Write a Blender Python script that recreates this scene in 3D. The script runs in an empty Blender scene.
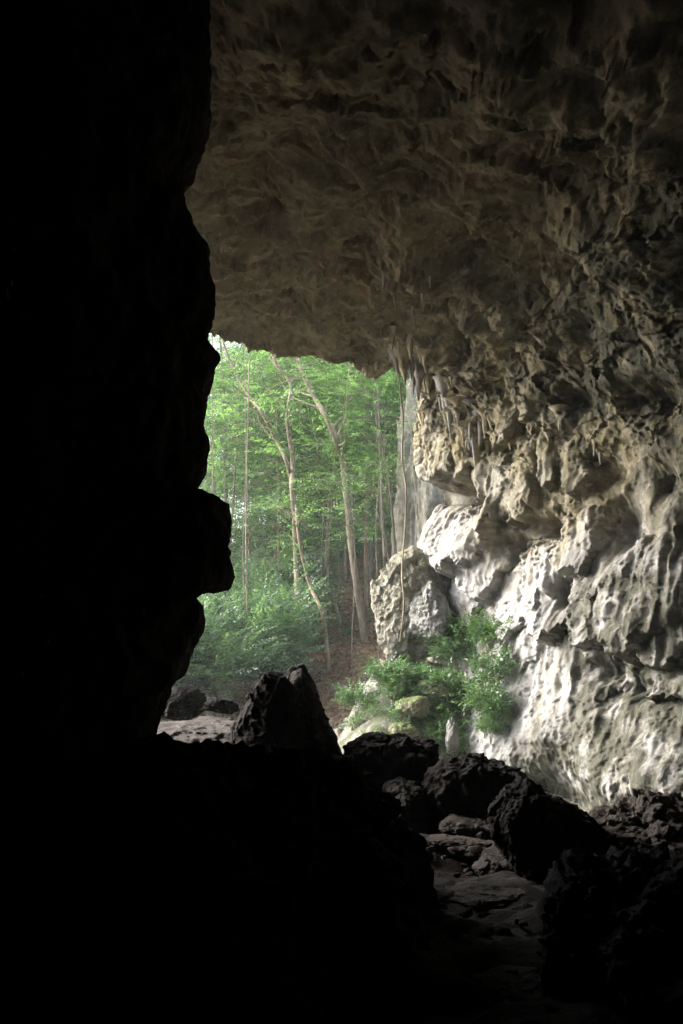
import bpy, bmesh, math, random
import numpy as np
from mathutils import Vector
SC = bpy.context.scene
COL = SC.collection
RNG = np.random.default_rng(7)
random.seed(7)

# ------------------------------------------------------------------ camera
F_PX, W_PX, H_PX = 887.0, 683, 1024
PITCH = math.radians(8.0)
CAM = np.array([0.0, 0.0, 1.6])

def pw(px, py, Y):
    """world point seen at a photo pixel, at world depth Y (used to work out real positions)"""
    xr = (px - W_PX / 2) / F_PX
    yr = (H_PX / 2 - py) / F_PX
    d = np.array([xr, math.cos(PITCH) - yr * math.sin(PITCH), math.sin(PITCH) + yr * math.cos(PITCH)])
    return CAM + d * (Y / d[1])

cam = bpy.data.cameras.new('camera')
cam.sensor_fit = 'VERTICAL'
cam.sensor_height = 24.0
cam.lens = F_PX / H_PX * 24.0
cam.clip_start = 0.05
cam.clip_end = 1000
co = bpy.data.objects.new('camera', cam)
COL.objects.link(co)
co.location = CAM
co.rotation_euler = (math.radians(90) + PITCH, 0, 0)
SC.camera = co

# ------------------------------------------------------------------ noise
def _h(ix, iy, iz, seed):
    h = (ix.astype(np.int64) * 374761393 + iy.astype(np.int64) * 668265263 + iz.astype(np.int64) * 2147483647 + seed * 1274126177) & 0xffffffff
    h = ((h ^ (h >> 13)) * 1274126177) & 0xffffffff
    h = ((h ^ (h >> 15)) * 2246822519) & 0xffffffff
    return (h ^ (h >> 16)) & 0xffffffff

def _hf(ix, iy, iz, seed):
    return _h(ix, iy, iz, seed) / 4294967295.0

_G = np.array([[1,1,0],[-1,1,0],[1,-1,0],[-1,-1,0],[1,0,1],[-1,0,1],[1,0,-1],[-1,0,-1],
               [0,1,1],[0,-1,1],[0,1,-1],[0,-1,-1],[1,1,0],[-1,1,0],[0,-1,1],[0,-1,-1]], float)

def perlin(p, seed=0):
    """p (N,3) -> about -1..1"""
    f = np.floor(p)
    i = f.astype(np.int64)
    r = p - f
    u = r * r * r * (r * (r * 6 - 15) + 10)
    out = 0
    for dx in (0, 1):
        wx = u[:, 0] if dx else 1 - u[:, 0]
        for dy in (0, 1):
            wy = u[:, 1] if dy else 1 - u[:, 1]
            for dz in (0, 1):
                wz = u[:, 2] if dz else 1 - u[:, 2]
                g = _G[_h(i[:, 0] + dx, i[:, 1] + dy, i[:, 2] + dz, seed) & 15]
                d = g[:, 0] * (r[:, 0] - dx) + g[:, 1] * (r[:, 1] - dy) + g[:, 2] * (r[:, 2] - dz)
                out = out + wx * wy * wz * d
    return out * 1.2

def fbm(p, octaves=4, seed=0, gain=0.5, lac=2.03, ridged=False):
    a, s, out = 1.0, 1.0, 0
    for o in range(octaves):
        n = perlin(p * s, seed + o * 17)
        if ridged:
            n = 1 - 2 * np.abs(n)
        out = out + a * n
        a *= gain
        s *= lac
    return out

def worley(p, seed=0):
    """distance to nearest and second nearest feature point"""
    f = np.floor(p)
    i = f.astype(np.int64)
    r = p - f
    d1 = np.full(len(p), 9.0)
    d2 = np.full(len(p), 9.0)
    for dx in (-1, 0, 1):
        for dy in (-1, 0, 1):
            for dz in (-1, 0, 1):
                a, b, c = i[:, 0] + dx, i[:, 1] + dy, i[:, 2] + dz
                vx = dx + _hf(a, b, c, seed) - r[:, 0]
                vy = dy + _hf(a, b, c, seed + 1) - r[:, 1]
                vz = dz + _hf(a, b, c, seed + 2) - r[:, 2]
                d = np.sqrt(vx * vx + vy * vy + vz * vz)
                n = d < d1
                d2 = np.where(n, d1, np.minimum(d2, d))
                d1 = np.where(n, d, d1)
    return d1, d2

def blocks(p, seed=0):
    """broken rock: every cell is its own tilted face, -1..1"""
    f = np.floor(p)
    i = f.astype(np.int64)
    r = p - f
    d1 = np.full(len(p), 9.0)
    val = np.zeros(len(p))
    for dx in (-1, 0, 1):
        for dy in (-1, 0, 1):
            for dz in (-1, 0, 1):
                a, b, c = i[:, 0] + dx, i[:, 1] + dy, i[:, 2] + dz
                h1, h2, h3 = _hf(a, b, c, seed), _hf(a, b, c, seed + 1), _hf(a, b, c, seed + 2)
                vx = dx + h1 - r[:, 0]; vy = dy + h2 - r[:, 1]; vz = dz + h3 - r[:, 2]
                d = vx * vx + vy * vy + vz * vz
                n = d < d1
                g1, g2, g3, g4 = (h1 * 7.31) % 1, (h2 * 5.77) % 1, (h3 * 9.13) % 1, (h1 * 3.3 + h2 * 4.7) % 1
                pv_ = (g4 - .5) * 1.1 + 1.3 * (vx * (g1 - .5) + vy * (g2 - .5) + vz * (g3 - .5))
                val = np.where(n, pv_, val)
                d1 = np.where(n, d, d1)
    return val

def sstep(a, b, x):
    t = np.clip((x - a) / (b - a), 0, 1)
    return t * t * (3 - 2 * t)

def tongues(a, b, wa, wb, seed):
    """flowstone drapery height field: a runs along the wall, b upwards; rounded tongues that swell downwards and end in a lip"""
    ia = np.floor(a / wa).astype(np.int64)
    ib = np.floor(b / wb).astype(np.int64)
    z = np.zeros_like(ia)
    best = np.zeros(len(a))
    for dx in (-1, 0, 1):
        for dy in (-1, 0, 1, 2):
            ca, cb = ia + dx, ib + dy
            h1 = _hf(ca, cb, z, seed); h2 = _hf(ca, cb, z, seed + 3)
            h3 = _hf(ca, cb, z, seed + 5); h4 = _hf(ca, cb, z, seed + 7)
            w = wa * (0.45 + 0.5 * h3)
            L = wb * (0.8 + 1.0 * h4)
            u = (a - (ca + h1) * wa) / w
            v = ((cb + h2) * wb - b) / L
            side = np.sqrt(np.maximum(0, 1 - u * u))
            end = 1 - 0.4 * u * u
            vv = np.clip(v / np.maximum(end, .2), 0, 1.0)
            cut = 1 - sstep(0.93, 1.0, v / np.maximum(end, .2))
            h = side * vv ** 0.75 * cut * (0.5 + 0.5 * h3)
            h[v < 0] = 0
            best = np.maximum(best, h)
    return best

# ------------------------------------------------------------------ mesh helpers
def mesh_from(name, verts, faces, mat, parent=None, smooth=True, attrs=None, sharp=None):
    me = bpy.data.meshes.new(name)
    verts = np.asarray(verts, dtype=np.float32)
    faces = np.asarray(faces, dtype=np.int32)
    n, k = faces.shape
    me.vertices.add(len(verts))
    me.vertices.foreach_set('co', verts.ravel())
    me.loops.add(n * k)
    me.loops.foreach_set('vertex_index', faces.ravel())
    me.polygons.add(n)
    me.polygons.foreach_set('loop_start', np.arange(n, dtype=np.int32) * k)
    me.polygons.foreach_set('use_smooth', np.full(n, smooth))
    me.update(calc_edges=True)
    if attrs:
        for an, arr in attrs.items():
            at = me.attributes.new(an, 'FLOAT', 'POINT')
            at.data.foreach_set('value', np.asarray(arr, dtype=np.float32))
    me.materials.append(mat)
    o = bpy.data.objects.new(name, me)
    COL.objects.link(o)
    if parent is not None:
        o.parent = parent
    return o

def grid_faces(nr, nc, wrap=False):
    r = np.arange(nr - 1)[:, None]
    c = np.arange(nc if wrap else nc - 1)[None, :]
    c2 = (c + 1) % nc
    return np.stack([r * nc + c, r * nc + c2, (r + 1) * nc + c2, (r + 1) * nc + c], -1).reshape(-1, 4)

def empty(name, loc, label=None, cat=None, group=None):
    o = bpy.data.objects.new(name, None)
    o.location = [float(v) for v in loc]
    COL.objects.link(o)
    tag(o, label, cat, group)
    return o

def tag(o, label=None, cat=None, group=None, kind=None):
    if label: o['label'] = label
    if cat: o['category'] = cat
    if group: o['group'] = group
    if kind: o['kind'] = kind
    return o

def copy_tree(o, parent=None):
    c = o.copy()
    COL.objects.link(c)
    if parent is not None:
        c.parent = parent
    for ch in o.children:
        copy_tree(ch, c)
    return c

def catmull(P, t):
    """P (K,D), t in 0..K-1"""
    P = np.asarray(P, float)
    K = len(P)
    i = np.clip(np.floor(t).astype(int), 0, K - 2)
    u = (t - i)[:, None]
    p0, p1, p2, p3 = P[np.maximum(i - 1, 0)], P[i], P[i + 1], P[np.minimum(i + 2, K - 1)]
    return 0.5 * (2 * p1 + (p2 - p0) * u + (2 * p0 - 5 * p1 + 4 * p2 - p3) * u ** 2 + (3 * p1 - p0 - 3 * p2 + p3) * u ** 3)

class Tubes:
    """collects tapered tubes into one mesh"""
    def __init__(self):
        self.v, self.f, self.n = [], [], 0
    def add(self, pts, rad, sides=8, sub=4, seed=0, rough=0.08, cap=True):
        pts = np.asarray(pts, float)
        rad = np.asarray(rad, float)
        K = len(pts)
        if sub > 1:
            t = np.linspace(0, K - 1, (K - 1) * sub + 1)
            rad = np.interp(t, np.arange(K), rad)
            pts = catmull(pts, t)
        K = len(pts)
        tan = np.gradient(pts, axis=0)
        tan /= np.linalg.norm(tan, axis=1)[:, None] + 1e-9
        ref = np.array([1.0, 0.2, 0.1]) if abs(tan[0][0]) < .8 else np.array([0.1, 1.0, 0.2])
        n = np.cross(tan, ref)
        n /= np.linalg.norm(n, axis=1)[:, None] + 1e-9
        b = np.cross(tan, n)
        th = np.linspace(0, 2 * np.pi, sides, endpoint=False)
        ring = n[:, None, :] * np.cos(th)[None, :, None] + b[:, None, :] * np.sin(th)[None, :, None]
        R = rad[:, None].repeat(sides, 1)
        if rough:
            q = (pts[:, None, :] * 2.5 + ring * 0.9).reshape(-1, 3) + seed * 3.3
            R = R * (1 + rough * 2.2 * perlin(q, seed).reshape(R.shape))
        V = (pts[:, None, :] + ring * R[:, :, None]).reshape(-1, 3)
        F = grid_faces(K, sides, True) + self.n
        self.v.append(V)
        self.f.append(F)
        self.n += len(V)
    def build(self, name, mat, parent=None, attrs=None):
        return mesh_from(name, np.concatenate(self.v), np.concatenate(self.f), mat, parent)

# ------------------------------------------------------------------ materials
class NT:
    def __init__(self, name):
        self.m = bpy.data.materials.new(name)
        self.m.use_nodes = True
        self.t = self.m.node_tree
        self.t.nodes.clear()
        self.out = self.n('ShaderNodeOutputMaterial')
    def n(self, typ, **kw):
        nd = self.t.nodes.new(typ)
        for k, v in kw.items():
            setattr(nd, k, v)
        return nd
    def l(self, a, b):
        self.t.links.new(a, b)
    def pos(self, scale=(1, 1, 1), obj=False):
        mp = self.n('ShaderNodeMapping')
        mp.inputs['Scale'].default_value = scale
        if obj:
            self.l(self.n('ShaderNodeTexCoord').outputs['Object'], mp.inputs['Vector'])
        else:
            self.l(self.n('ShaderNodeNewGeometry').outputs['Position'], mp.inputs['Vector'])
        return mp.outputs[0]
    def noise(self, vec, scale, detail=6, rough=.55, dist=0):
        nd = self.n('ShaderNodeTexNoise')
        nd.inputs['Scale'].default_value = scale
        nd.inputs['Detail'].default_value = detail
        nd.inputs['Roughness'].default_value = rough
        nd.inputs['Distortion'].default_value = dist
        self.l(vec, nd.inputs['Vector'])
        return nd.outputs['Fac']
    def ramp(self, fac, stops, color=True):
        nd = self.n('ShaderNodeValToRGB')
        el = nd.color_ramp.elements
        while len(el) > 1:
            el.remove(el[-1])
        for i, (p, c) in enumerate(stops):
            e = el[0] if i == 0 else el.new(p)
            e.position = p
            if not isinstance(c, (tuple, list)):
                c = (c, c, c)
            e.color = (*c, 1)
        self.l(fac, nd.inputs[0])
        return nd.outputs[0]
    def mix(self, fac, a, b, mode='MIX'):
        nd = self.n('ShaderNodeMix', data_type='RGBA', blend_type=mode)
        for s, v in ((nd.inputs[0], fac), (nd.inputs[6], a), (nd.inputs[7], b)):
            if hasattr(v, 'links'):
                self.l(v, s)
            elif isinstance(v, (tuple, list)):
                s.default_value = (*v, 1)
            else:
                s.default_value = v
        return nd.outputs[2]
    def math(self, op, a, b=0.0, clamp=False):
        nd = self.n('ShaderNodeMath', operation=op, use_clamp=clamp)
        for s, v in ((nd.inputs[0], a), (nd.inputs[1], b)):
            if hasattr(v, 'links'):
                self.l(v, s)
            else:
                s.default_value = v
        return nd.outputs[0]
    def attr(self, name):
        return self.n('ShaderNodeAttribute', attribute_name=name).outputs['Fac']
    def principled(self, color, rough=.9, bump=None, dist=.05, strength=1.0, spec=.3):
        b = self.n('ShaderNodeBsdfPrincipled')
        if hasattr(color, 'links'):
            self.l(color, b.inputs['Base Color'])
        else:
            b.inputs['Base Color'].default_value = (*color, 1)
        if hasattr(rough, 'links'):
            self.l(rough, b.inputs['Roughness'])
        else:
            b.inputs['Roughness'].default_value = rough
        b.inputs['Specular IOR Level'].default_value = spec
        if bump is not None:
            bp = self.n('ShaderNodeBump')
            bp.inputs['Distance'].default_value = dist
            bp.inputs['Strength'].default_value = strength
            self.l(bump, bp.inputs['Height'])
            self.l(bp.outputs[0], b.inputs['Normal'])
        self.l(b.outputs[0], self.out.inputs['Surface'])
        return b

def mat_ceiling():
    m = NT('ceiling_rock')
    p = m.pos()
    a = m.noise(p, .55, 8, .62, .6)
    b = m.noise(p, 2.7, 8, .65, .3)
    c = m.noise(p, 12, 6, .7)
    base = m.ramp(a, [(.30, (.12, .10, .075)), (.46, (.21, .165, .11)), (.58, (.27, .22, .15)), (.72, (.34, .29, .21))])
    rust = m.ramp(m.noise(p, .9, 6, .6, 1.2), [(.5, 0), (.66, 1)])
    col = m.mix(m.math('MULTIPLY', rust, .55), base, (.25, .12, .055))
    col = m.mix(m.ramp(b, [(.56, 0), (.72, .75)]), col, (.075, .065, .05))
    col = m.mix(m.ramp(c, [(.58, 0), (.75, .5)]), col, (.42, .38, .30))
    pits = m.ramp(m.noise(p, 5, 6, .7, .4), [(.3, 0), (.6, 1)])
    h = m.math('ADD', m.math('MULTIPLY', pits, .7), m.math('MULTIPLY', c, .5))
    m.principled(col, .95, h, .07, .9, .2)
    return m.m

def mat_wall():
    """pale calcite wall: white flowstone low down, tan and olive stains above and along the right"""
    m = NT('calcite_wall')
    p = m.pos()
    flow = m.attr('flow')      # where calcite has run down the wall
    tan_ = m.attr('stain')     # where the old tan rock shows
    alg = m.attr('algae')
    sp_ = m.n('ShaderNodeSeparateXYZ'); m.l(m.n('ShaderNodeNewGeometry').outputs['Position'], sp_.inputs[0])
    def runvec(kr, kz):
        cb = m.n('ShaderNodeCombineXYZ')
        m.l(m.math('MULTIPLY', m.attr('run'), kr), cb.inputs[0]); m.l(m.math('MULTIPLY', sp_.outputs[2], kz), cb.inputs[1])
        return cb.outputs[0]
    st = m.noise(runvec(2.4, .38), 1.0, 7, .64, .3)    # streaks down the fall line
    st2 = m.noise(runvec(4.5, .30), 1.0, 6, .6, .2)
    n1 = m.noise(p, 2.2, 8, .65, .4)
    n2 = m.noise(p, 11, 6, .7)
    white = m.ramp(n1, [(.3, (.165, .162, .155)), (.5, (.26, .258, .252)), (.7, (.40, .397, .39))])
    white = m.mix(m.ramp(st, [(.5, 0), (.68, .7)]), white, (.23, .205, .15))
    white = m.mix(m.ramp(st2, [(.58, 0), (.72, .65)]), white, (.13, .13, .115))
    tanc = m.ramp(n1, [(.28, (.065, .054, .03)), (.45, (.145, .125, .072)), (.6, (.24, .21, .135)), (.75, (.38, .345, .26))])
    tanc = m.mix(m.ramp(n2, [(.58, 0), (.74, .6)]), tanc, (.48, .45, .36))
    f = m.math('ADD', tan_, m.math('MULTIPLY', m.math('SUBTRACT', st, .5), 1.6), True)
    col = m.mix(f, white, tanc)
    ag = m.math('MULTIPLY', alg, m.ramp(m.noise(p, 1.5, 7, .65, .3), [(.34, 0), (.50, 1)]))
    col = m.mix(ag, col, m.ramp(n1, [(.3, (.022, .023, .016)), (.55, (.058, .058, .042)), (.75, (.15, .147, .12))]))
    # the roof rock: brown, rust and dark patches, with shade painted in deeper inside
    a = m.noise(p, .55, 8, .62, .4)
    roofc = m.ramp(a, [(.30, (.085, .074, .044)), (.46, (.145, .127, .076)), (.58, (.21, .184, .112)), (.72, (.31, .275, .175))])
    rust = m.ramp(m.noise(p, .9, 6, .6, .8), [(.5, 0), (.66, 1)])
    roofc = m.mix(m.math('MULTIPLY', rust, .4), roofc, (.20, .115, .06))
    roofc = m.mix(m.ramp(m.noise(p, 2.7, 9, .68), [(.54, 0), (.68, .8)]), roofc, (.065, .055, .042))
    roofc = m.mix(m.ramp(m.noise(p, 9, 7, .72), [(.55, 0), (.68, .75)]), roofc, (.34, .30, .22))
    roofc = m.mix(m.attr('deep'), roofc, m.ramp(m.noise(p, 2, 7, .65), [(.35, (.02, .018, .015)), (.65, (.07, .06, .048))]))  # daylight fading into the cave, painted as a darker colour
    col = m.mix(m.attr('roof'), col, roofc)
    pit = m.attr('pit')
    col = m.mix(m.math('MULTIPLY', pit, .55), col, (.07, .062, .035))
    h = m.math('ADD', m.math('MULTIPLY', m.noise(p, 18, 8, .78), .6), m.math('MULTIPLY', m.noise(p, 5, 8, .7), .4))
    streak = m.noise(runvec(8.0, .9), 1.0, 7, .66, .2)
    smooth_h = m.math('ADD', m.math('MULTIPLY', h, .26), m.math('MULTIPLY', streak, .9))
    hx = m.n('ShaderNodeMix', data_type='FLOAT')
    m.l(flow, hx.inputs[0]); m.l(h, hx.inputs[2]); m.l(smooth_h, hx.inputs[3])
    m.principled(col, .85, hx.outputs[0], .055, .9, .25)
    return m.m

def mat_flow(name, c0, c1, c2, streak):
    m = NT(name)
    p = m.pos()
    n1 = m.noise(p, 3, 8, .65, .4)
    st = m.noise(m.pos((3.2, 3.2, .5)), 1.7, 6, .6, .4)
    col = m.ramp(n1, [(.3, c0), (.5, c1), (.7, c2)])
    col = m.mix(m.ramp(st, [(.46, 0), (.66, .8)]), col, streak)
    h = m.math('ADD', m.math('MULTIPLY', st, .9), m.math('MULTIPLY', m.noise(p, 16, 6, .7), .4))
    m.principled(col, .8, h, .05, .8, .3)
    return m.m

def mat_rock(name, c0, c1, c2, moss=None, mossamt=.5, bump=.05):
    m = NT(name)
    p = m.pos()
    n1 = m.noise(p, 3.2, 8, .65, .5)
    n2 = m.noise(p, 17, 6, .7)
    col = m.ramp(n1, [(.3, c0), (.5, c1), (.72, c2)])
    col = m.mix(m.ramp(n2, [(.56, 0), (.75, .55)]), col, c2)
    if moss:
        nz = m.n('ShaderNodeSeparateXYZ')
        m.l(m.n('ShaderNodeNewGeometry').outputs['Normal'], nz.inputs[0])
        f = m.math('MULTIPLY', m.ramp(nz.outputs[2], [(.3, 0), (.75, 1)]), m.ramp(m.noise(p, 4, 6, .65), [(.5 - .3 * mossamt, 0), (.68 - .3 * mossamt, 1)]))
        col = m.mix(f, col, moss)
    h = m.math('ADD', m.math('MULTIPLY', n2, .6), m.math('MULTIPLY', m.noise(p, 6, 8, .7, .4), .9))
    m.principled(col, .9, h, bump, .9, .25)
    return m.m

def mat_ground():
    m = NT('ground_soil')
    p = m.pos()
    n1 = m.noise(p, 1.3, 8, .65, .5)
    n2 = m.noise(p, 9, 8, .72, .3)
    n3 = m.noise(p, 30, 5, .7)
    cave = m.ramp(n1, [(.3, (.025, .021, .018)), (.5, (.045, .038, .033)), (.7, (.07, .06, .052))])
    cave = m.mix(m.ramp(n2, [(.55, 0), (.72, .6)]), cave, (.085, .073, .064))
    litter = m.ramp(n2, [(.32, (.06, .036, .022)), (.46, (.14, .085, .055)), (.58, (.24, .155, .105)), (.7, (.36, .26, .19))])
    litter = m.mix(m.ramp(n3, [(.5, 0), (.7, .5)]), litter, (.09, .055, .035))
    rub = m.ramp(n2, [(.34, (.085, .08, .06)), (.5, (.19, .18, .15)), (.65, (.36, .35, .32))])
    rub = m.mix(m.ramp(n1, [(.44, 0), (.58, .75)]), rub, (.065, .085, .035))
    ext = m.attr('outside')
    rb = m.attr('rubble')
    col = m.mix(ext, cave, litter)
    col = m.mix(rb, col, rub)
    h = m.math('ADD', m.math('MULTIPLY', n2, .9), m.math('MULTIPLY', n3, .35))
    m.principled(col, .95, h, .07, .9, .2)
    return m.m

def mat_bark(name, c0, c1, c2):
    m = NT(name)
    p = m.pos((5, 5, 1.1))
    n1 = m.noise(p, 2.4, 7, .65, .4)
    n2 = m.noise(m.pos(), 1.4, 5, .6)
    col = m.ramp(n1, [(.3, c0), (.5, c1), (.7, c2)])
    col = m.mix(m.ramp(n2, [(.5, 0), (.66, .55)]), col, (.10, .12, .06))
    m.principled(col, .9, n1, .02, .8, .2)
    return m.m

def mat_leaf(name, dark, mid, light, trans=.45, gloss=.12):
    m = NT(name)
    tint = m.attr('tint')
    oi = m.n('ShaderNodeObjectInfo').outputs['Random']
    f = m.math('ADD', m.math('MULTIPLY', tint, .75), m.math('MULTIPLY', oi, .25))
    col = m.ramp(f, [(.08, dark), (.5, mid), (.92, light)])
    d = m.n('ShaderNodeBsdfDiffuse')
    t = m.n('ShaderNodeBsdfTranslucent')
    g = m.n('ShaderNodeBsdfGlossy')
    g.inputs['Roughness'].default_value = .42
    m.l(col, d.inputs['Color'])
    tc = m.mix(1.0, col, (1.2, 1.3, .85), 'MULTIPLY')
    m.l(tc, t.inputs['Color'])
    m1 = m.n('ShaderNodeMixShader')
    m1.inputs[0].default_value = trans
    m.l(d.outputs[0], m1.inputs[1])
    m.l(t.outputs[0], m1.inputs[2])
    m2 = m.n('ShaderNodeMixShader')
    m2.inputs[0].default_value = gloss * .35
    m.l(m1.outputs[0], m2.inputs[1])
    m.l(g.outputs[0], m2.inputs[2])
    m.l(m2.outputs[0], m.out.inputs['Surface'])
    return m.m

M_CEIL = mat_ceiling()
M_WALL = mat_wall()
M_WHITE = mat_flow('white_flowstone', (.18, .177, .17), (.28, .278, .27), (.40, .397, .39), (.16, .145, .11))
M_TAN = mat_flow('tan_flowstone', (.17, .14, .085), (.30, .26, .18), (.44, .41, .33), (.14, .11, .06))
M_OLIVE = mat_flow('olive_flowstone', (.12, .115, .07), (.23, .215, .14), (.36, .34, .25), (.075, .07, .04))
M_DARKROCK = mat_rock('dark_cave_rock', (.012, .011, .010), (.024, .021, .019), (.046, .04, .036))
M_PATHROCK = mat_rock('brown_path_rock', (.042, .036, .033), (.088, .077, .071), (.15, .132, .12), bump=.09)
M_BLACKROCK = mat_rock('shade_black_rock', (.007, .006, .0055), (.012, .0105, .0095), (.022, .019, .017))  # near-black base puts the foreground's shade into the rock colour
M_GREY = mat_rock('grey_limestone', (.11, .10, .078), (.21, .197, .16), (.34, .325, .28), (.12, .13, .06), .35)
M_PALE = mat_rock('pale_limestone', (.14, .137, .125), (.25, .247, .235), (.38, .376, .365), (.13, .15, .07), .2)
M_MOSSY = mat_rock('mossy_limestone', (.09, .085, .05), (.18, .175, .11), (.30, .295, .22), (.10, .125, .045), .6)
M_GROUND = mat_ground()
M_BARK = mat_bark('pale_bark', (.11, .088, .062), (.23, .185, .135), (.36, .30, .23))
M_BARK_D = mat_bark('grey_bark', (.085, .075, .055), (.17, .15, .115), (.28, .255, .20))
M_BARK_R = mat_bark('ruddy_bark', (.14, .095, .065), (.27, .19, .135), (.40, .30, .23))
M_LEAF_A = mat_leaf('leaf_fresh', (.065, .13, .045), (.135, .24, .085), (.23, .34, .14), .55)
M_LEAF_B = mat_leaf('leaf_deep', (.04, .082, .042), (.08, .145, .07), (.14, .22, .10), .45, .15)
M_LEAF_C = mat_leaf('leaf_shrub', (.04, .085, .032), (.085, .16, .058), (.155, .25, .095), .5)
M_DRY = mat_leaf('leaf_dry', (.07, .04, .025), (.17, .105, .065), (.33, .23, .15), .15, .1)

# ------------------------------------------------------------------ ground
def ground_z(x, y):
    x = np.asarray(x, float); y = np.asarray(y, float)
    z = -1.15 * sstep(9.3, 15.5, y)
    up = np.maximum(0, y - 24.5)
    slope = 0.10 + 0.17 * sstep(-11, -3, x)
    z = z + slope * up * sstep(24.0, 30, y) - .0012 * np.maximum(0, y - 70) ** 2 * .3
    z = z + 0.34 * np.maximum(0, x + 1.2) * sstep(25, 31, y) * (1 - .75 * sstep(6, 22, x))
    # rubble apron against the foot of the right-hand wall
    z = z - 0.6 * sstep(0, 2.5, x - .5) * sstep(10, 13, y) * (1 - sstep(21, 25, y))
    z = z - .55 * sstep(1.3, 2.1, x) * sstep(6.6, 8.2, y) * (1 - sstep(12, 15, y))
    z = z + 2.15 * sstep(19.2, 24.2, y) * sstep(-.4, 1.3, x - .25 * np.maximum(0, y - 24)) * (1 - sstep(25.0, 29, y))
    return z

def axis(*segs):
    out = []
    for a, b, d in segs:
        n = max(1, int(round((b - a) / d)))
        out.append(np.linspace(a, b, n, endpoint=False))
    return np.concatenate(out + [[segs[-1][1]]])

gx = axis((-140, -30, 5), (-30, -8, .7), (-8, 9, .065), (9, 30, .8), (30, 140, 5))
gy = axis((-30, 2, .5), (2, 12, .05), (12, 34, .075), (34, 60, .35), (60, 180, 4))
GX, GY = np.meshgrid(gx, gy)
Pg = np.stack([GX.ravel(), GY.ravel(), ground_z(GX, GY).ravel()], -1)
inside = 1 - sstep(22.5, 26, Pg[:, 1])
q = Pg.copy(); q[:, 2] = 0
n_big = fbm(q * .55, 4, 3)
n_rid = fbm(q * np.array([1.1, 1.9, 1]), 5, 11, ridged=True)
n_fin = fbm(q * 3.1, 4, 21)
Pg[:, 2] += inside * (.16 * n_big + .05 * n_rid + .05 * n_fin) + (1 - inside) * (.16 * n_big + .035 * n_fin)
far_damp = 1.0
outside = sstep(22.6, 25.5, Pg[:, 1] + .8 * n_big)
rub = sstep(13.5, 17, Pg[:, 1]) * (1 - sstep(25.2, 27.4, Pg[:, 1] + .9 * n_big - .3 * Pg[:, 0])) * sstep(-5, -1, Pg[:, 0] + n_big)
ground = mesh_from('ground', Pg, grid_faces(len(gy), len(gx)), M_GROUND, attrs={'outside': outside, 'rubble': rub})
tag(ground, kind='structure')

# ------------------------------------------------------------------ cave shell: ceiling and right-hand wall
# cross-sections (x, z) from the left foot over the vault down to the right foot, at world depths Y
S_MOUTH = [(-16, -3), (-16, 2.5), (-15, 6.3), (-12, 8.6), (-8, 9.3), (-3.6, 9.5), (-.8, 9.5), (1.5, 9.45), (2.25, 8.3), (2.7, 6.4), (2.9, 4.5), (2.85, 2.9), (2.65, 1.3), (2.4, -.8), (2.2, -2.8)]
S_16 = [(-16, -3), (-16, 2.5), (-15, 6.5), (-12.3, 9), (-8, 9.9), (-3.6, 10.1), (.2, 9.6), (3.1, 8.6), (4.9, 7.1), (5.9, 5.4), (6.25, 3.7), (6.2, 2.1), (5.95, .6), (5.5, -.9), (5.1, -2.8)]
S_8 = [(-16, -3), (-16, 2.5), (-15, 6.5), (-12, 9.6), (-8, 10.7), (-3.3, 11.0), (1.2, 10.4), (4.6, 9.3), (6.6, 7.6), (7.7, 5.7), (8.2, 3.8), (8.2, 2.2), (7.9, .6), (7.2, -.9), (6.6, -2.8)]
S_M6 = [(-14, -3), (-14, 2.5), (-13, 6.0), (-10.5, 8.8), (-7, 9.9), (-3, 10.2), (1.2, 9.6), (4.8, 8.4), (6.9, 6.9), (8.0, 5.2), (8.5, 3.6), (8.5, 2.1), (8.2, .6), (7.6, -.9), (7.2, -2.8)]
S_M15 = [(-2 + .12 * (x + 2), -2.9 + .25 * (z + 3)) for x, z in S_M6]
ST_Y = np.array([-15., -6, 8, 16, 25])
ST = np.array([S_M15, S_M6, S_8, S_16, S_MOUTH], float)      # (5,15,2)

sj = np.concatenate([np.linspace(0, 3.4, 70, endpoint=False), np.linspace(3.4, 7.2, 330, endpoint=False), np.linspace(7.2, 14, 560)])
dense = np.stack([catmull(st, sj) for st in ST])              # (5,Ns,2)
NS = len(sj)
vi = np.concatenate([np.linspace(-15, 4, 60, endpoint=False), np.linspace(4, 12, 110, endpoint=False), np.linspace(12, 25, 430)])
# Each station line is fitted so the rim follows the mouth outline: it draws back on the hidden left side
rim_x = dense[4][:, 0]
Ylip = np.interp(rim_x, [-16, -13, -9, -6, -4.2, -2, 3], [8, 9.5, 13, 18, 22.2, 24.2, 25.0])
Ylip[sj < 2] = 7.5
Ylip = np.convolve(np.pad(Ylip, 12, mode='edge'), np.ones(25) / 25, 'valid')
Ylip = Ylip + .35 * perlin(np.stack([rim_x * .9, sj * 0, sj * 0], -1), 5)
frac = (vi + 15) / 40.0
Yg = -15 + frac[:, None] * (Ylip[None, :] + 15)               # (Nv,Ns)
prof = np.zeros(Yg.shape + (2,))
idx = np.clip(np.searchsorted(ST_Y, Yg) - 1, 0, 3)
uu = np.clip((Yg - ST_Y[idx]) / (ST_Y[idx + 1] - ST_Y[idx]), 0, 1)
cols = np.arange(NS)[None, :].repeat(len(vi), 0)
def stp(k): return dense[np.clip(k, 0, 4), cols]
p0, p1, p2, p3 = stp(idx - 1), stp(idx), stp(idx + 1), stp(idx + 2)
h = ST_Y[idx + 1] - ST_Y[idx]
ya, yd = ST_Y[np.clip(idx - 1, 0, 4)], ST_Y[np.clip(idx + 2, 0, 4)]
m1 = (p2 - p0) / (ST_Y[idx + 1] - ya + 1e-9)[..., None] * h[..., None]
m2 = (p3 - p1) / (yd - ST_Y[idx] + 1e-9)[..., None] * h[..., None]
u = uu[..., None]
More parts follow.
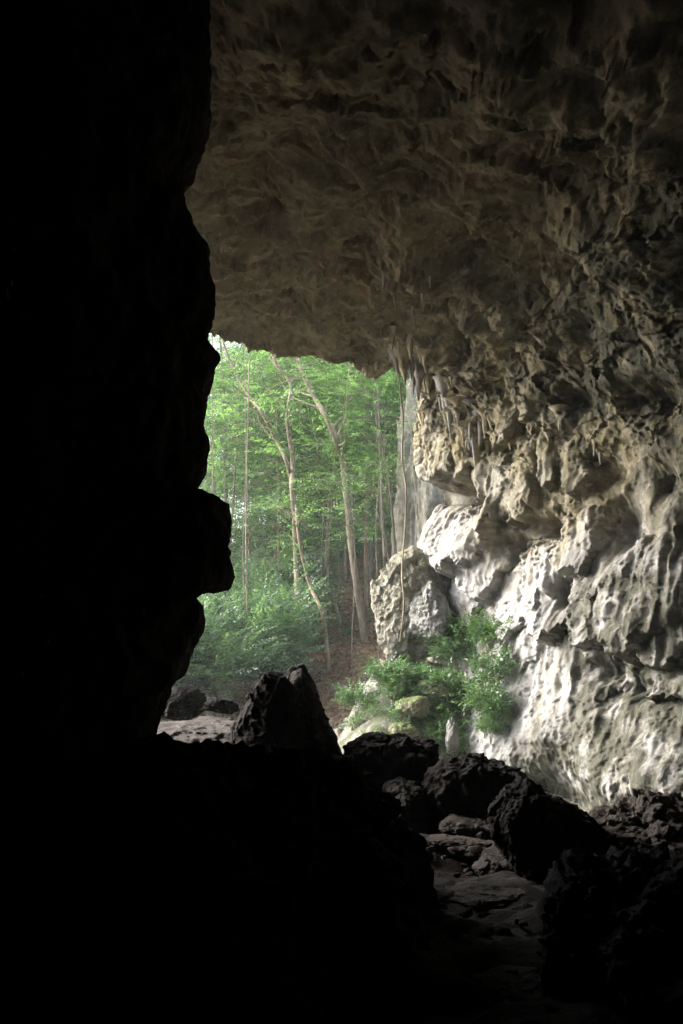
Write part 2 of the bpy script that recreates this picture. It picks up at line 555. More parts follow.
prof = (2*u**3 - 3*u**2 + 1) * p1 + (u**3 - 2*u**2 + u) * m1 * .8 + (-2*u**3 + 3*u**2) * p2 + (u**3 - u**2) * m2 * .8
P = np.stack([prof[..., 0], Yg, prof[..., 1]], -1)
# outer cliff: from the rim the rock turns up and outward
rim = P[-1]
out = rim[:, [0, 2]] - np.array([-6, 3.0])
out /= np.linalg.norm(out, axis=1)[:, None]
ow = np.linspace(0, 1, 46)[1:]
E = np.zeros((len(ow), NS, 3))
for i, w in enumerate(ow):
    r = 9 * w ** 1.6 + .25 * w
    E[i, :, 0] = rim[:, 0] + out[:, 0] * r
    E[i, :, 2] = rim[:, 2] + out[:, 1] * r
    E[i, :, 1] = rim[:, 1] + .55 * (1 - np.exp(-w * 9)) - 9.0 * w ** 1.5
P = np.concatenate([P, E], 0)
NV = len(P)
dv = np.gradient(P, axis=0)
du = np.gradient(P, axis=1)
Nn = np.cross(dv, du)
Nn /= np.linalg.norm(Nn, axis=-1)[..., None] + 1e-9
ctr = np.array([-3.0, 0, 3.0])
s = np.sign(np.einsum('ijk,k->ij', Nn[30:31, :], np.array([0, 0, 0.])) + (Nn[200, 250, 2] < 0) * 2 - 1)
Nn = Nn * (1 if Nn[200, 250, 2] < 0 else -1)                   # inward
FP = P.reshape(-1, 3)
FN = Nn.reshape(-1, 3)
S_ = np.tile(sj, NV)
Vv = np.repeat(np.arange(NV), NS)
x, y, z = FP.T
wall_w = sstep(7.0, 8.6, S_)                                    # 0 ceiling .. 1 wall
# large forms
big = fbm(FP * np.array([.30, .30, .42]), 4, 31)
mid = fbm(FP * np.array([.95, .95, 1.1]), 5, 47)
rid = fbm(FP * np.array([1.2, 1.5, 1.3]) + .4 * mid[:, None], 5, 59, ridged=True)
fin = fbm(FP * 5.5, 4, 71)
# pits
w1, w2 = worley(FP * np.array([2.1, 2.1, 2.6]) + .45 * np.stack([mid, big, fin * .3], -1), 5)
w1b, _ = worley(FP * 4.3 + .35 * np.stack([fin, mid, mid], -1), 25)
pitmask = sstep(-.05, .55, fbm(FP * .6, 4, 83) + .02)
pit = (1 - sstep(.16, .40, w1)) * pitmask
pitb = (1 - sstep(.18, .40, w1b)) * sstep(-.2, .3, fbm(FP * 1.3, 2, 85))
rid2 = fbm(FP * np.array([3.2, 3.2, 4.2]) + .5 * mid[:, None], 5, 87, ridged=True)
# strata on the ceiling: gently dipping beds that break off in steps
bed = z * .9 + .16 * y - .10 * x + .5 * mid
step = (bed * 1.6) % 1.0
wq = .35 * np.stack([mid, big, .5 * mid], -1) + .06 * fin[:, None]
soft = fbm(FP * .95, 2, 47)
bl1 = blocks(FP * np.array([.75, .75, 1.3]) + wq, 401)
bl2 = blocks(FP * np.array([2.1, 2.1, 3.0]) + wq * 1.3, 411)
bl3 = blocks(FP * np.array([5.5, 5.5, 7.5]) + wq * 2, 421)
ceil_d = .50 * big + .22 * soft + .20 * bl1 + .10 * bl2 + .045 * bl3 + .012 * fin - .12 * pit * sstep(.1, .5, mid) - .05 * pitb * sstep(.0, .5, big) + .12 * sstep(.0, .8, step) * (1 - sstep(.85, 1, step))
# wall: draperies in a zone near the mouth and low down, pitted rock above
hgt = z
a = y * 1.12 + .25 * big
zone = 1 - sstep(4.4, 6.6, hgt + .9 * big - .10 * (y - 16))
apron = 1 - sstep(-.2, 1.0, hgt + .35 * big - .05 * (22 - y))
zone_d = zone * (1 - .35 * apron)
t1 = tongues(a, hgt + .15 * mid, 1.6, 1.9, 101)
t2 = tongues(a + .08 * mid, hgt + .06 * mid, .62, 1.2, 133)
t3 = tongues(a + .03 * mid, hgt + .03 * fin, .24, .75, 151)
t4 = tongues(a + .01 * fin, hgt, .10, .42, 171)
flute = 1 - np.abs(perlin(np.stack([a * 5.5, hgt * .5, x * 0], -1) + .12 * mid[:, None], 181)) * 2
patch = sstep(-.25, .35, fbm(FP * .9 + 30, 3, 191))           # rough here, smooth there
patch2 = sstep(-.1, .35, fbm(FP * 1.4 + 50, 3, 193))
# runnels: long ribs down the fall line; 'run' is the bearing round the cave, in metres along the wall
run = np.arctan2(x, np.maximum(y, 4)) * 20 + .12 * soft
rv = np.stack([run, hgt, 0 * x], -1)
rib1 = 1 - 2 * np.abs(perlin(rv * np.array([1.9, .20, 1]), 201))
rib2 = 1 - 2 * np.abs(perlin(rv * np.array([5.0, .34, 1]) + 7, 203))
rib3 = perlin(rv * np.array([12., .8, 1]) + 3, 205)
flute = rib2
flow_d = .05 * t1 + .035 * t2 * patch + .11 * rib1 + .062 * rib2 * (.4 + .6 * patch2) + .012 * rib3 * patch2
pit_wall = -.30 * pit * sstep(.0, .4, fbm(FP * 1.1 + 11, 3, 95)) + .34 * soft + .24 * bl1 + .16 * bl2 + .06 * bl3 + .015 * fin + .05 * rib2 * sstep(-.2, .3, soft)
wall_d = .42 * big + zone * (.05 * bl2 * (1 - patch) + .018 * bl3) + zone_d * flow_d + (1 - zone * .93) * pit_wall + zone * (.004 * rid2 + .006 * fin) - zone * .08 + apron * (.05 * rid + .025 * rid2)
# the flowstone tongues, domes and hollows seen on this wall, laid out on the wall as it lies from the path
BD = FN + 1.6 * wall_w[:, None] * np.array([-.36, -.93, 0.0])
BD /= np.linalg.norm(BD, axis=1)[:, None] + 1e-9
Wd = FP + BD * (.30 + .42 * big)[:, None] - CAM
cf = Wd[:, 1] * math.cos(PITCH) + Wd[:, 2] * math.sin(PITCH)
cf = np.where(cf > 1, cf, 1)
PX = W_PX / 2 + F_PX * Wd[:, 0] / cf
PY = H_PX / 2 - F_PX * (-Wd[:, 1] * math.sin(PITCH) + Wd[:, 2] * math.cos(PITCH)) / cf
PXw = PX + 7 * mid + 2.5 * fin
PYw = PY + 6 * mid + 2 * fin
okw = (Vv < len(vi)) * wall_w
TG = [  # middle, top, foot, half width (photo px), height of the form (m), how sharply its foot ends
    (437, 388, 492, 26, .75, 1), (411, 380, 474, 11, .5, 1), (462, 416, 486, 14, .55, 1), (425, 400, 458, 11, .35, 1), (448, 440, 500, 9, .35, 1),
    (490, 450, 546, 15, .65, 1), (476, 466, 524, 9, .45, 1), (507, 468, 530, 11, .4, 1), (522, 440, 500, 10, .35, 1), (545, 430, 490, 12, .35, 1), (498, 400, 452, 12, .4, 1), (520, 395, 430, 10, .3, 1), (570, 440, 500, 14, .35, 1),
    (452, 505, 580, 42, .95, .8), (428, 510, 592, 20, .7, 1), (484, 524, 604, 28, .65, 1), (466, 560, 628, 16, .4, 1), (442, 575, 636, 13, .35, 1),
    (512, 560, 652, 20, .5, 1), (536, 545, 612, 17, .45, 1), (500, 600, 668, 12, .35, 1), (526, 618, 676, 14, .4, 1),
    (577, 512, 582, 27, .8, 1), (600, 538, 606, 20, .65, 1), (555, 532, 602, 17, .55, 1), (585, 560, 640, 14, .5, 1),
    (552, 584, 648, 28, .65, 1), (592, 580, 656, 23, .6, 1), (530, 640, 700, 16, .35, 1), (616, 592, 664, 17, .5, 1), (575, 630, 690, 20, .4, 1), (606, 640, 706, 18, .45, 1),
    (648, 540, 668, 48, 1.15, 1), (680, 534, 690, 34, 1.0, 1), (700, 590, 710, 40, .8, 1), (634, 600, 676, 16, .4, 1), (662, 640, 712, 26, .55, 1),
    (556, 640, 800, 76, .75, 0), (622, 676, 820, 62, .8, 0), (670, 690, 840, 50, .9, .3), (505, 680, 830, 58, .9, 0)]
mid2 = fbm(FP * np.array([2.2, 2.2, .8]), 3, 197)
form = np.zeros(len(x))
edge_ = np.zeros(len(x))
for (cx_, tp_, ft_, hw_, am_, cut_) in TG:
    u_ = (PXw - cx_) / hw_
    e_ = np.maximum(1 - .45 * u_ * u_, .3)
    # ragged foot: little hanging ends
    v_ = (PYw - tp_ + 3.5 * flute + 6 * mid2) / (ft_ - tp_) / e_
    hh_ = np.sqrt(np.maximum(0, 1 - u_ * u_)) * np.clip(v_, 0, 1) ** .55
    hh_ = hh_ * (1 - cut_ * sstep(.90, 1.0, v_)) * (1 - (1 - cut_) * sstep(.5, 1.15, v_))
    hh_ = np.where(v_ < 0, 0, hh_) * am_
    form = np.maximum(form, hh_) + .12 * np.minimum(form, hh_)
for (cx_, cy_, rx_, ry_, am_) in ((455, 496, 24, 9, .6), (542, 527, 13, 12, .9), (512, 548, 12, 12, .45), (470, 500, 12, 14, .5), (620, 530, 14, 30, .5), (432, 600, 8, 12, .6), (566, 600, 6, 14, .3),
                                  (520, 520, 16, 12, .3), (610, 670, 14, 12, .4), (648, 690, 20, 10, .4), (600, 470, 22, 14, .5), (560, 400, 18, 12, .4), (640, 400, 30, 24, .7), (655, 480, 20, 16, .4)):
    form = form - am_ * np.exp(-((PXw - cx_) / rx_) ** 2 - ((PYw - cy_) / ry_) ** 2)
wall_d = wall_d + (1.45 * form + .55 * (1 - zone * .8) * np.clip(form / .3, 0, 1) * -pit_wall) * okw
disp = ceil_d * (1 - wall_w) + wall_d * wall_w
# keep the back and the buried feet calm
outer = (Vv >= len(vi)).astype(float)
disp = disp * (1 - .35 * outer)
# the wall's forms bulge towards the inside of the cave, more than straight out of the sheet
DIR = FN + wall_w[:, None] * (1 - .8 * outer)[:, None] * 1.6 * np.array([-.36, -.93, 0.0])
DIR /= np.linalg.norm(DIR, axis=1)[:, None] + 1e-9
FD = FP + DIR * disp[:, None]
# attributes
stain = sstep(2.6, 6.6, hgt + .9 * big + .35 * mid - .12 * (y - 19))
stain = np.clip(stain + .30 * (1 - sstep(0, .35, form)) * (1 - t2) - .08, 0, 1)
algae = np.clip(sstep(17.6, 14.6, y) + 0, 0, 1)
algae = np.maximum(1 - sstep(15.3, 18.0, y + .8 * big - .15 * (hgt - 1)), (1 - sstep(-.9, .6, hgt + .5 * big - .5 * (18.5 - y) * .5)) * (1 - sstep(19, 21.5, y)))
algae = np.maximum(algae, .8 * sstep(4.4, 6.6, hgt + .6 * big) * sstep(-.2, .25, fbm(FP * .8, 4, 91)))
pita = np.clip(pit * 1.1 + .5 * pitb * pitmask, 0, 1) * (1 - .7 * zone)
flow = zone
rt_ = sstep(5.0, 5.9, run + .45 * big + .2 * mid)
algae = np.maximum(algae, rt_ * (1 - sstep(2.6, 3.8, hgt + .4 * big)))
algae = np.maximum(algae, sstep(4.2, 6.0, hgt + .7 * big) * sstep(3.6, 5.6, run + .5 * big) * sstep(-.35, .1, fbm(FP * .8, 4, 91)))
algae = np.maximum(algae, (1 - sstep(-.4, .5, hgt + .6 * big)) * sstep(4.3, 5.2, run + .6 * mid))
# split the sheet where the ceiling turns into the wall
js = int(np.searchsorted(sj, 7.55))
A = FD.reshape(NV, NS, 3)
def cut(arr, j0, j1): return arr.reshape(NV, NS)[:, j0:j1].ravel()
roof = 1 - sstep(5.9, 7.3, S_ + .5 * big + .35 * mid + .05 * (y - 20))
roof = np.maximum(roof, sstep(13.5, 10.5, y) * 0 + (1 - sstep(9.5, 13, y + .8 * big)))
AT = {'flow': flow, 'stain': stain, 'algae': algae, 'pit': pita, 'roof': roof, 'run': run, 'deep': 1 - sstep(8.5, 16.5, y + 1.8 * big)}  # deep: roof and inner wall painted darker inwards, in place of fading daylight
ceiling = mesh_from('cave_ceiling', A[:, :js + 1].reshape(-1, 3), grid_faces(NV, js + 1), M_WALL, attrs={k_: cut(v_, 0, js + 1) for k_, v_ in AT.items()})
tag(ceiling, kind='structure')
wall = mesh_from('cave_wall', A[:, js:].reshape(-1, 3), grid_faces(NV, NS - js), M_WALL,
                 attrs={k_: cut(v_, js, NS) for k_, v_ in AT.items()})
tag(wall, kind='structure')

def wall_point(Y, Z):
    """point of the displaced wall surface closest to a depth and height"""
    B = A[:len(vi), js:].reshape(-1, 3)
    k = np.argmin((B[:, 1] - Y) ** 2 + (B[:, 2] - Z) ** 2)
    return B[k]

# blend ceiling and wall colour near the seam: the wall material carries the stain; the ceiling carries its own rock

# ------------------------------------------------------------------ drapery and stalactites, parts of the wall and the ceiling
def stalactite(parent, top, length, rad, seed, mat):
    nt, nv = 16, 40
    th = np.linspace(0, 2 * np.pi, nt, endpoint=False)
    v = np.linspace(0, 1, nv)
    TH, V = np.meshgrid(th, v)
    c, s = np.cos(TH), np.sin(TH)
    r = rad * ((1 - V) ** 1.1 * .85 + .10 + 1.1 * np.exp(-V * 7)) * (1 - .9 * sstep(.95, 1, V))
    q = np.stack([c * 1.1 + seed * 3.1, s * 1.1, V * length * 1.6], -1).reshape(-1, 3)
    r = r * (1 + .35 * perlin(q, seed).reshape(r.shape) + .15 * np.sin(V * length * 14 + seed))
    bend = .06 * np.stack([np.sin(V * 3 + seed), np.cos(V * 2.3 + seed)], -1) * V[..., None] * length
    pts = np.stack([r * c + bend[..., 0], r * s + bend[..., 1], .12 - V * (length + .12)], -1).reshape(-1, 3)
    return mesh_from('stalactite', pts + np.asarray(top), grid_faces(nv, nt, True), mat, parent)

from mathutils.bvhtree import BVHTree
sub_ = A[100:len(vi) + 12:2, ::2]
bv_w = BVHTree.FromPolygons(sub_.reshape(-1, 3).tolist(), grid_faces(sub_.shape[0], sub_.shape[1]).tolist())
def on_rock(px, py):
    h_ = bv_w.ray_cast(Vector(CAM), Vector(pw(px, py, 10.0) - CAM).normalized())
    return (h_[0], h_[1]) if h_[0] is not None else (None, None)
rr = random.Random(3)
for i, (px, py, L, R_) in enumerate([(396, 358, .75, .17), (403, 360, 1.0, .20), (411, 362, .8, .17), (391, 357, .45, .13), (420, 372, 1.1, .2), (430, 380, .9, .17), (444, 392, .9, .18)]):
    hp, hn = on_rock(px, py - 6)
    if hp is not None:
        stalactite(wall, (hp.x, min(hp.y, 25.2), hp.z + .1), L, R_, 300 + i, (M_WHITE, M_TAN)[i % 2])
n_s = 0
while n_s < 90:
    f = rr.random()
    if n_s < 62:      # the hanging cluster between the lip and the ledges
        px, py = 398 + 86 * f + rr.gauss(0, 7), 352 + 104 * f + rr.gauss(0, 20)
        L, R_ = rr.uniform(.2, .6) * rr.choice([1, 1, 1.6]), rr.uniform(.05, .14)
    elif n_s < 82:    # drips under the higher overhangs
        px, py = rr.uniform(470, 600), rr.uniform(400, 500)
        L, R_ = rr.uniform(.18, .45), rr.uniform(.05, .11)
    else:             # small ones on the roof behind the lip
        px, py = rr.uniform(372, 440), rr.uniform(270, 335)
        L, R_ = rr.uniform(.15, .5), rr.uniform(.025, .06)
    hp, hn = on_rock(px, py)
    if hp is None or hp.y > 26: continue
    on_roof = hp.z > 8.6
    stalactite(ceiling if on_roof else wall, (hp.x + (0 if on_roof else .06), hp.y + (0 if on_roof else .10), hp.z), L, R_, n_s, M_TAN if n_s % 3 else M_WHITE)
    n_s += 1

# ------------------------------------------------------------------ dark rock buttress on the left
SIL = [(212, -60), (206, 0), (212, 60), (208, 120), (196, 155), (183, 185), (188, 210), (204, 240), (214, 290), (211, 325), (207, 340), (217, 350), (214, 374), (203, 392), (199, 420), (206, 440), (204, 470), (196, 488),
       (212, 496), (225, 506), (226, 545), (226, 580), (205, 586), (178, 593), (186, 600), (200, 608), (198, 634), (184, 668), (168, 684), (162, 705), (150, 735), (138, 770), (130, 830), (125, 900)]
YB = 7.2
sil = np.array([pw(a_, b_, YB) for a_, b_ in SIL])
order = np.argsort(sil[:, 2])
zt = np.linspace(-.6, 11.5, 420)
xt = np.interp(zt, sil[order, 2], sil[order, 0])
xt[zt > sil[:, 2].max()] = sil[0, 0] + .18 * (zt[zt > sil[:, 2].max()] - sil[:, 2].max()) ** 1.4
# horizontal outline, from far behind on the left, round the nose, to the left of the camera
ol = np.array([(-9.0, 9.5), (-5.5, 9.0), (-3.0, 8.5), (-1.2, 8.05), (-.28, 7.65), (0, 7.2), (-.22, 6.8), (-.9, 6.45), (-2.0, 6.0), (-3.0, 4.6), (-3.6, 2.5), (-4.2, 0), (-5.5, -3), (-9, -5.5)])
tt = np.concatenate([np.linspace(0, 2.5, 40, endpoint=False), np.linspace(2.5, 7.5, 190, endpoint=False), np.linspace(7.5, 13, 110)])
od = catmull(ol, tt)
BX = xt[:, None] + od[None, :, 0]
BY = od[None, :, 1] + 0 * BX
nearw = np.exp(-((tt - 5) / 2.2) ** 2)[None, :]
mean_x = xt.mean()
BX = (mean_x + od[None, :, 0]) * (1 - nearw) + BX * nearw
Bp = np.stack([BX, BY, zt[:, None] + 0 * BX], -1)
dB = np.cross(np.gradient(Bp, axis=0), np.gradient(Bp, axis=1))
dB /= np.linalg.norm(dB, axis=-1)[..., None] + 1e-9
fB = Bp.reshape(-1, 3)
away = 1 - np.exp(-((tt - 5) / 1.2) ** 2)
dd = (.30 * fbm(fB * .8, 4, 301) + .10 * fbm(fB * 2.2, 4, 311, ridged=True) + .03 * fbm(fB * 7, 3, 321)).reshape(BX.shape) * (.12 + .88 * away[None, :])
dd += (.035 * fbm(fB * 4.5, 4, 331)).reshape(BX.shape)
Bp = Bp + dB * dd[..., None]
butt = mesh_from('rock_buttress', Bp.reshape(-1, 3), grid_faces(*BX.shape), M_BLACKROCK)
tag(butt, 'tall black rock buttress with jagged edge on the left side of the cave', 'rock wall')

# ------------------------------------------------------------------ boulders
def rock_mesh(seed, sub=5, planes=18, sharp=16.0, rough=.07, detail=.03, flat=None):
    bm = bmesh.new()
    bmesh.ops.create_icosphere(bm, subdivisions=sub, radius=1)
    V = np.array([v.co[:] for v in bm.verts])
    Fc = np.array([[v.index for v in f.verts] for f in bm.faces])
    bm.free()
    V /= np.linalg.norm(V, axis=1)[:, None]
    r_ = np.random.default_rng(seed)
    n = r_.normal(size=(planes, 3)); n /= np.linalg.norm(n, axis=1)[:, None]
    d = r_.uniform(.62, 1.0, planes)
    if flat:
        for (nx, ny, nz, dist) in flat:
            v = np.array([nx, ny, nz], float)
            n = np.vstack([n, v / np.linalg.norm(v)]); d = np.append(d, dist)
    dots = V @ n.T
    R = np.where(dots > .05, d / np.maximum(dots, .05), 9)
    R = np.minimum(R, 1.6)
    rs = -np.log(np.exp(-sharp * R).sum(1)) / sharp            # soft minimum: worn edges
    q = V * rs[:, None]
    off = .07 * blocks(q * 1.6 + seed + .1 * fbm(q * 3, 2, seed)[:, None], seed + 40) + .035 * blocks(q * 4 + seed, seed + 50)
    off = off + .6 * rough * fbm(q * 1.7 + seed, 4, seed) + rough * .55 * fbm(q * 3.4 + seed, 4, seed + 5, ridged=True) + detail * fbm(q * 11 + seed, 3, seed + 9)
    q = q + V * off[:, None]
    return q, Fc

def rock(name, loc, size, seed, mat, label=None, cat='boulder', group=None, rot=(0, 0, 0), **kw):
    q, Fc = rock_mesh(seed, **kw)
    ext = np.abs(q).max(0)
    q = q / ext * np.asarray(size)
    o = mesh_from(name, q, Fc, mat)
    o.location = [float(v) for v in loc]
    o.rotation_euler = rot
    tag(o, label, cat, group)
    return o

def at(px, py, Y, dz=0):
    p = pw(px, py, Y); p[2] += dz
    return p

def sil_rock(name, outline, Y, T, seed, mat, label, cat='boulder', rough=.07, group=None, blunt=0, facets=.07):
    """a boulder with the traced outline, a real distance and a real thickness T"""
    pts = np.array([pw(a_, b_, Y) for a_, b_ in outline])
    c = pts.mean(0)
    dx, dz = pts[:, 0] - c[0], pts[:, 2] - c[2]
    an = np.arctan2(dz, dx); R = np.hypot(dx, dz)
    o_ = np.argsort(an); an, R = an[o_], R[o_]
    n_t, n_p = 260, 150
    th = np.linspace(-np.pi, np.pi, n_t, endpoint=False)
    ax_, az_ = dx[o_], dz[o_]
    ex_, ez_ = np.roll(ax_, -1) - ax_, np.roll(az_, -1) - az_
    Rt = np.zeros(n_t)
    for i_, t_ in enumerate(th):                                # straight edges between the outline's corners
        cx_, sz_ = math.cos(t_), math.sin(t_)
        den = cx_ * ez_ - sz_ * ex_
        den = np.where(np.abs(den) < 1e-9, 1e-9, den)
        rr_ = (ax_ * ez_ - az_ * ex_) / den
        uu_ = (ax_ * sz_ - az_ * cx_) / den
        ok_ = (uu_ >= -1e-6) & (uu_ <= 1 + 1e-6) & (rr_ > 0)
        Rt[i_] = rr_[ok_].max() if ok_.any() else np.interp(t_, an, R)
    sp = np.linspace(-1, 1, n_p)
    ps = sp * np.pi / 2
    rad = (1 - np.abs(sp) ** (blunt or 1.5)).clip(0) ** (.6 if blunt > 3 else .8)
    X = Rt[None, :] * np.cos(th)[None, :] * rad[:, None]
    Z = Rt[None, :] * np.sin(th)[None, :] * rad[:, None]
    Yv = (sp * T)[:, None] + 0 * X
    V = np.stack([X, Yv, Z], -1)
    nn = np.stack([np.cos(th)[None, :] * rad[:, None], np.sin(ps)[:, None] + 0 * X, np.sin(th)[None, :] * rad[:, None]], -1)
    nn /= np.linalg.norm(nn, axis=-1)[..., None] + 1e-9
    q = V.reshape(-1, 3) + seed * 1.7
    sz = R.mean()
    d_ = rough * (fbm(q * 3.0, 4, seed, ridged=True) * .8 + fbm(q * 9, 4, seed + 3, ridged=True) * .35 - .35) * min(1, sz * 2.2)
    k_ = 1.3 / max(sz, .25)
    d_ = d_ + facets * min(1.2, sz * 2) * (blocks(q * k_ + .05 * fbm(q * 4, 2, seed)[:, None], seed + 20) + .45 * blocks(q * k_ * 2.7, seed + 30))
    V = V + nn * d_.reshape(X.shape)[..., None]
    o = mesh_from(name, V.reshape(-1, 3), grid_faces(n_p, n_t, True), mat)
    o.location = [float(v) for v in c]
    tag(o, label, cat, group)
    return o

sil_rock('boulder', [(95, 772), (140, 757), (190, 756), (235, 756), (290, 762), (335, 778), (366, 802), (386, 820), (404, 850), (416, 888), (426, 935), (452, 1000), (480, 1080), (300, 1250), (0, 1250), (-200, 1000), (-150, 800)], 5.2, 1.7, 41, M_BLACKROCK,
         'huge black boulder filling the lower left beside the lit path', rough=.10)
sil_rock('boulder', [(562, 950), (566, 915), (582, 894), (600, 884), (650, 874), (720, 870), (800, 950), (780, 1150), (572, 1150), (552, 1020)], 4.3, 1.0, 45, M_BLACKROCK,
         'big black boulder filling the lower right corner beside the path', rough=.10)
sil_rock('boulder', [(237, 735), (240, 715), (252, 700), (258, 688), (266, 676), (274, 677), (285, 682), (294, 692), (308, 716), (320, 745), (322, 775), (300, 800), (245, 800), (232, 765)], 8.7, .3, 11, M_BLACKROCK,
         'black pointed boulder with a dark peak against the trees', rough=.035, blunt=5)
sil_rock('boulder', [(258, 705), (284, 684), (291, 673), (303, 667), (312, 683), (322, 712), (331, 735), (341, 757), (338, 775), (300, 790), (280, 760), (278, 715)], 9.4, .4, 24, M_DARKROCK,
         'slanting slab boulder with a lit right edge behind the black pointed boulder', rough=.03, blunt=5)
rock('rock_ledge', (-1.92, 10.9, .27), (1.05, 2.1, .46), 31, M_PATHROCK, 'flat grey brown ledge of rock lit from the mouth beside the buttress', 'rock', sub=6, rough=.05, flat=((.03, -.03, 1, .55), (.05, .03, 1, .56)))
rock('boulder', at(183, 703, 12.9), (.42, .35, .26), 37, M_BLACKROCK, 'dark jagged rock on the back of the flat ledge, next to the buttress', sub=6, rough=.2, sharp=24, planes=12)
rock('boulder', at(222, 706, 12.6), (.28, .28, .13), 38, M_BLACKROCK, 'low dark rock at the back of the flat ledge, next to the pointed boulder', sub=6, rough=.2, sharp=24, planes=12)
sil_rock('boulder', [(352, 768), (355, 750), (372, 743), (400, 741), (425, 745), (431, 760), (430, 785), (420, 800), (370, 806), (350, 790)], 8.9, .45, 52, M_BLACKROCK,
         'blocky dark boulder with a flat top below the green bushes', blunt=5)
sil_rock('boulder', [(428, 790), (435, 775), (448, 766), (470, 763), (497, 768), (515, 776), (522, 790), (518, 815), (480, 826), (440, 815)], 8.1, .4, 57, M_BLACKROCK,
         'wide humped dark boulder at the head of the path', blunt=5)
sil_rock('boulder', [(500, 810), (512, 797), (527, 785), (536, 790), (545, 800), (556, 808), (575, 812), (588, 822), (592, 850), (575, 900), (535, 890), (512, 860), (498, 830)], 6.3, .4, 63, M_BLACKROCK,
         'dark boulder with a small sharp peak right of the path', blunt=5)
sil_rock('boulder', [(584, 838), (590, 822), (610, 815), (630, 803), (648, 799), (668, 805), (700, 812), (735, 840), (720, 890), (620, 890), (588, 870)], 6.6, .5, 68, M_PATHROCK,
         'broad dark boulder with a paler rounded top at the right')
sil_rock('boulder', [(382, 800), (388, 786), (402, 780), (418, 786), (426, 800), (424, 822), (400, 830), (384, 820)], 8.0, .35, 73, M_DARKROCK,
         'small dark rock in front of the blocky flat topped boulder')
# slabs of the path
SLABS = [(9.3, 1.10, .52, .42, .16, 'topmost brown slab of the rock path, under the humped boulder'),
         (8.7, 1.22, .40, .30, .16, 'small broken brown slab near the top of the path, beside the sharp peaked boulder'),
         (8.3, .98, .44, .32, .15, 'cracked brown slab near the top of the path, on its left side'),
         (7.6, 1.12, .46, .34, .15, 'uneven brown slab of the path in front of the cracked one'),
         (7.0, .92, .40, .30, .14, 'narrow brown slab at the left rim of the path, halfway down'),
         (6.6, 1.16, .36, .34, .15, 'tilted brown slab at the right rim of the path, halfway down'),
         (5.8, .93, .42, .48, .13, 'smooth broad slab low on the lit path'),
         (4.9, .82, .36, .30, .13, 'dim slab below the smooth broad one on the path'),
         (4.2, .74, .36, .34, .12, 'dim slab at the bottom edge of the path')]
r_ = random.Random(5)
for i, (Y, xx, a_, b_, c_, lb) in enumerate(SLABS):
    rock('path_slab', (xx, Y, float(ground_z(xx, Y)) + .01), (a_, b_, c_), 80 + i * 3, M_PATHROCK, lb, 'rock slab', 'slabs of the rock path', sub=6, rough=.10,
         rot=(r_.uniform(.0, .10), r_.uniform(-.10, .10), r_.uniform(0, 6)), flat=((.02, -.05, 1, .45),), sharp=22)
rk = []
for i in range(4):
    rk.append(rock('boulder', (0, 0, 0), (1, 1, .78), 240 + i, M_BLACKROCK, sub=6, planes=14, sharp=24, rough=.07))
RB = [(1.75, 8.3, .34), (2.3, 7.9, .40), (2.75, 8.5, .42), (1.60, 7.3, .30), (2.1, 7.0, .42), (2.9, 7.2, .50), (1.42, 6.3, .27), (1.85, 5.9, .40), (2.6, 6.1, .46),
      (1.25, 5.2, .25), (1.7, 4.7, .40), (2.3, 4.9, .42), (1.15, 4.2, .22), (1.5, 3.7, .32), (3.4, 8.0, .5), (3.3, 9.3, .45), (1.9, 9.1, .30), (2.6, 9.4, .36), (.62, 9.6, .24), (1.5, 9.7, .22), (3.6, 6.6, .5)]
for i, (xx, Y, sz) in enumerate(RB):
    o = rk[i % 4] if i < 4 else rk[i % 4].copy()
    if i >= 4: COL.objects.link(o)
    o.location = (xx, Y, float(ground_z(xx, Y)) - .05)
    o.scale = (sz * r_.uniform(.9, 1.25), sz * r_.uniform(.9, 1.2), sz * r_.uniform(.65, .9))
    o.rotation_euler = (r_.uniform(-.5, .5), r_.uniform(-.5, .5), r_.uniform(0, 6.28))
    tag(o, 'dark angular boulder in the heap to the right of the lit path', 'boulder', 'dark boulders heaped right of the path')
# pebbles and chips on the path
pb = [rock('pebble', (0, 0, 0), (1, 1, .6), 260 + i, (M_PATHROCK, M_DARKROCK)[i % 2], sub=3, planes=12, sharp=18, rough=.1) for i in range(4)]
for i in range(150):
    Y = r_.uniform(3.6, 10.0)
    xx = np.interp(Y, [4, 6, 8, 10], [.74, .94, 1.1, 1.1]) + r_.gauss(0, .26)
    o = pb[i % 4] if i < 4 else pb[i % 4].copy()
    if i >= 4: COL.objects.link(o)
    k_ = r_.choice([.02, .025, .03, .04, .06, .09])
    o.location = (xx, Y, float(ground_z(xx, Y)) + r_.uniform(.0, .07))
    o.scale = (k_ * r_.uniform(.8, 1.5), k_, k_ * r_.uniform(.7, 1.1))
    o.rotation_euler = (r_.uniform(-.3, .3), r_.uniform(-.3, .3), r_.uniform(0, 6.28))
    tag(o, 'small loose stone lying on the lit rock path', 'stone', 'loose stones on the path')

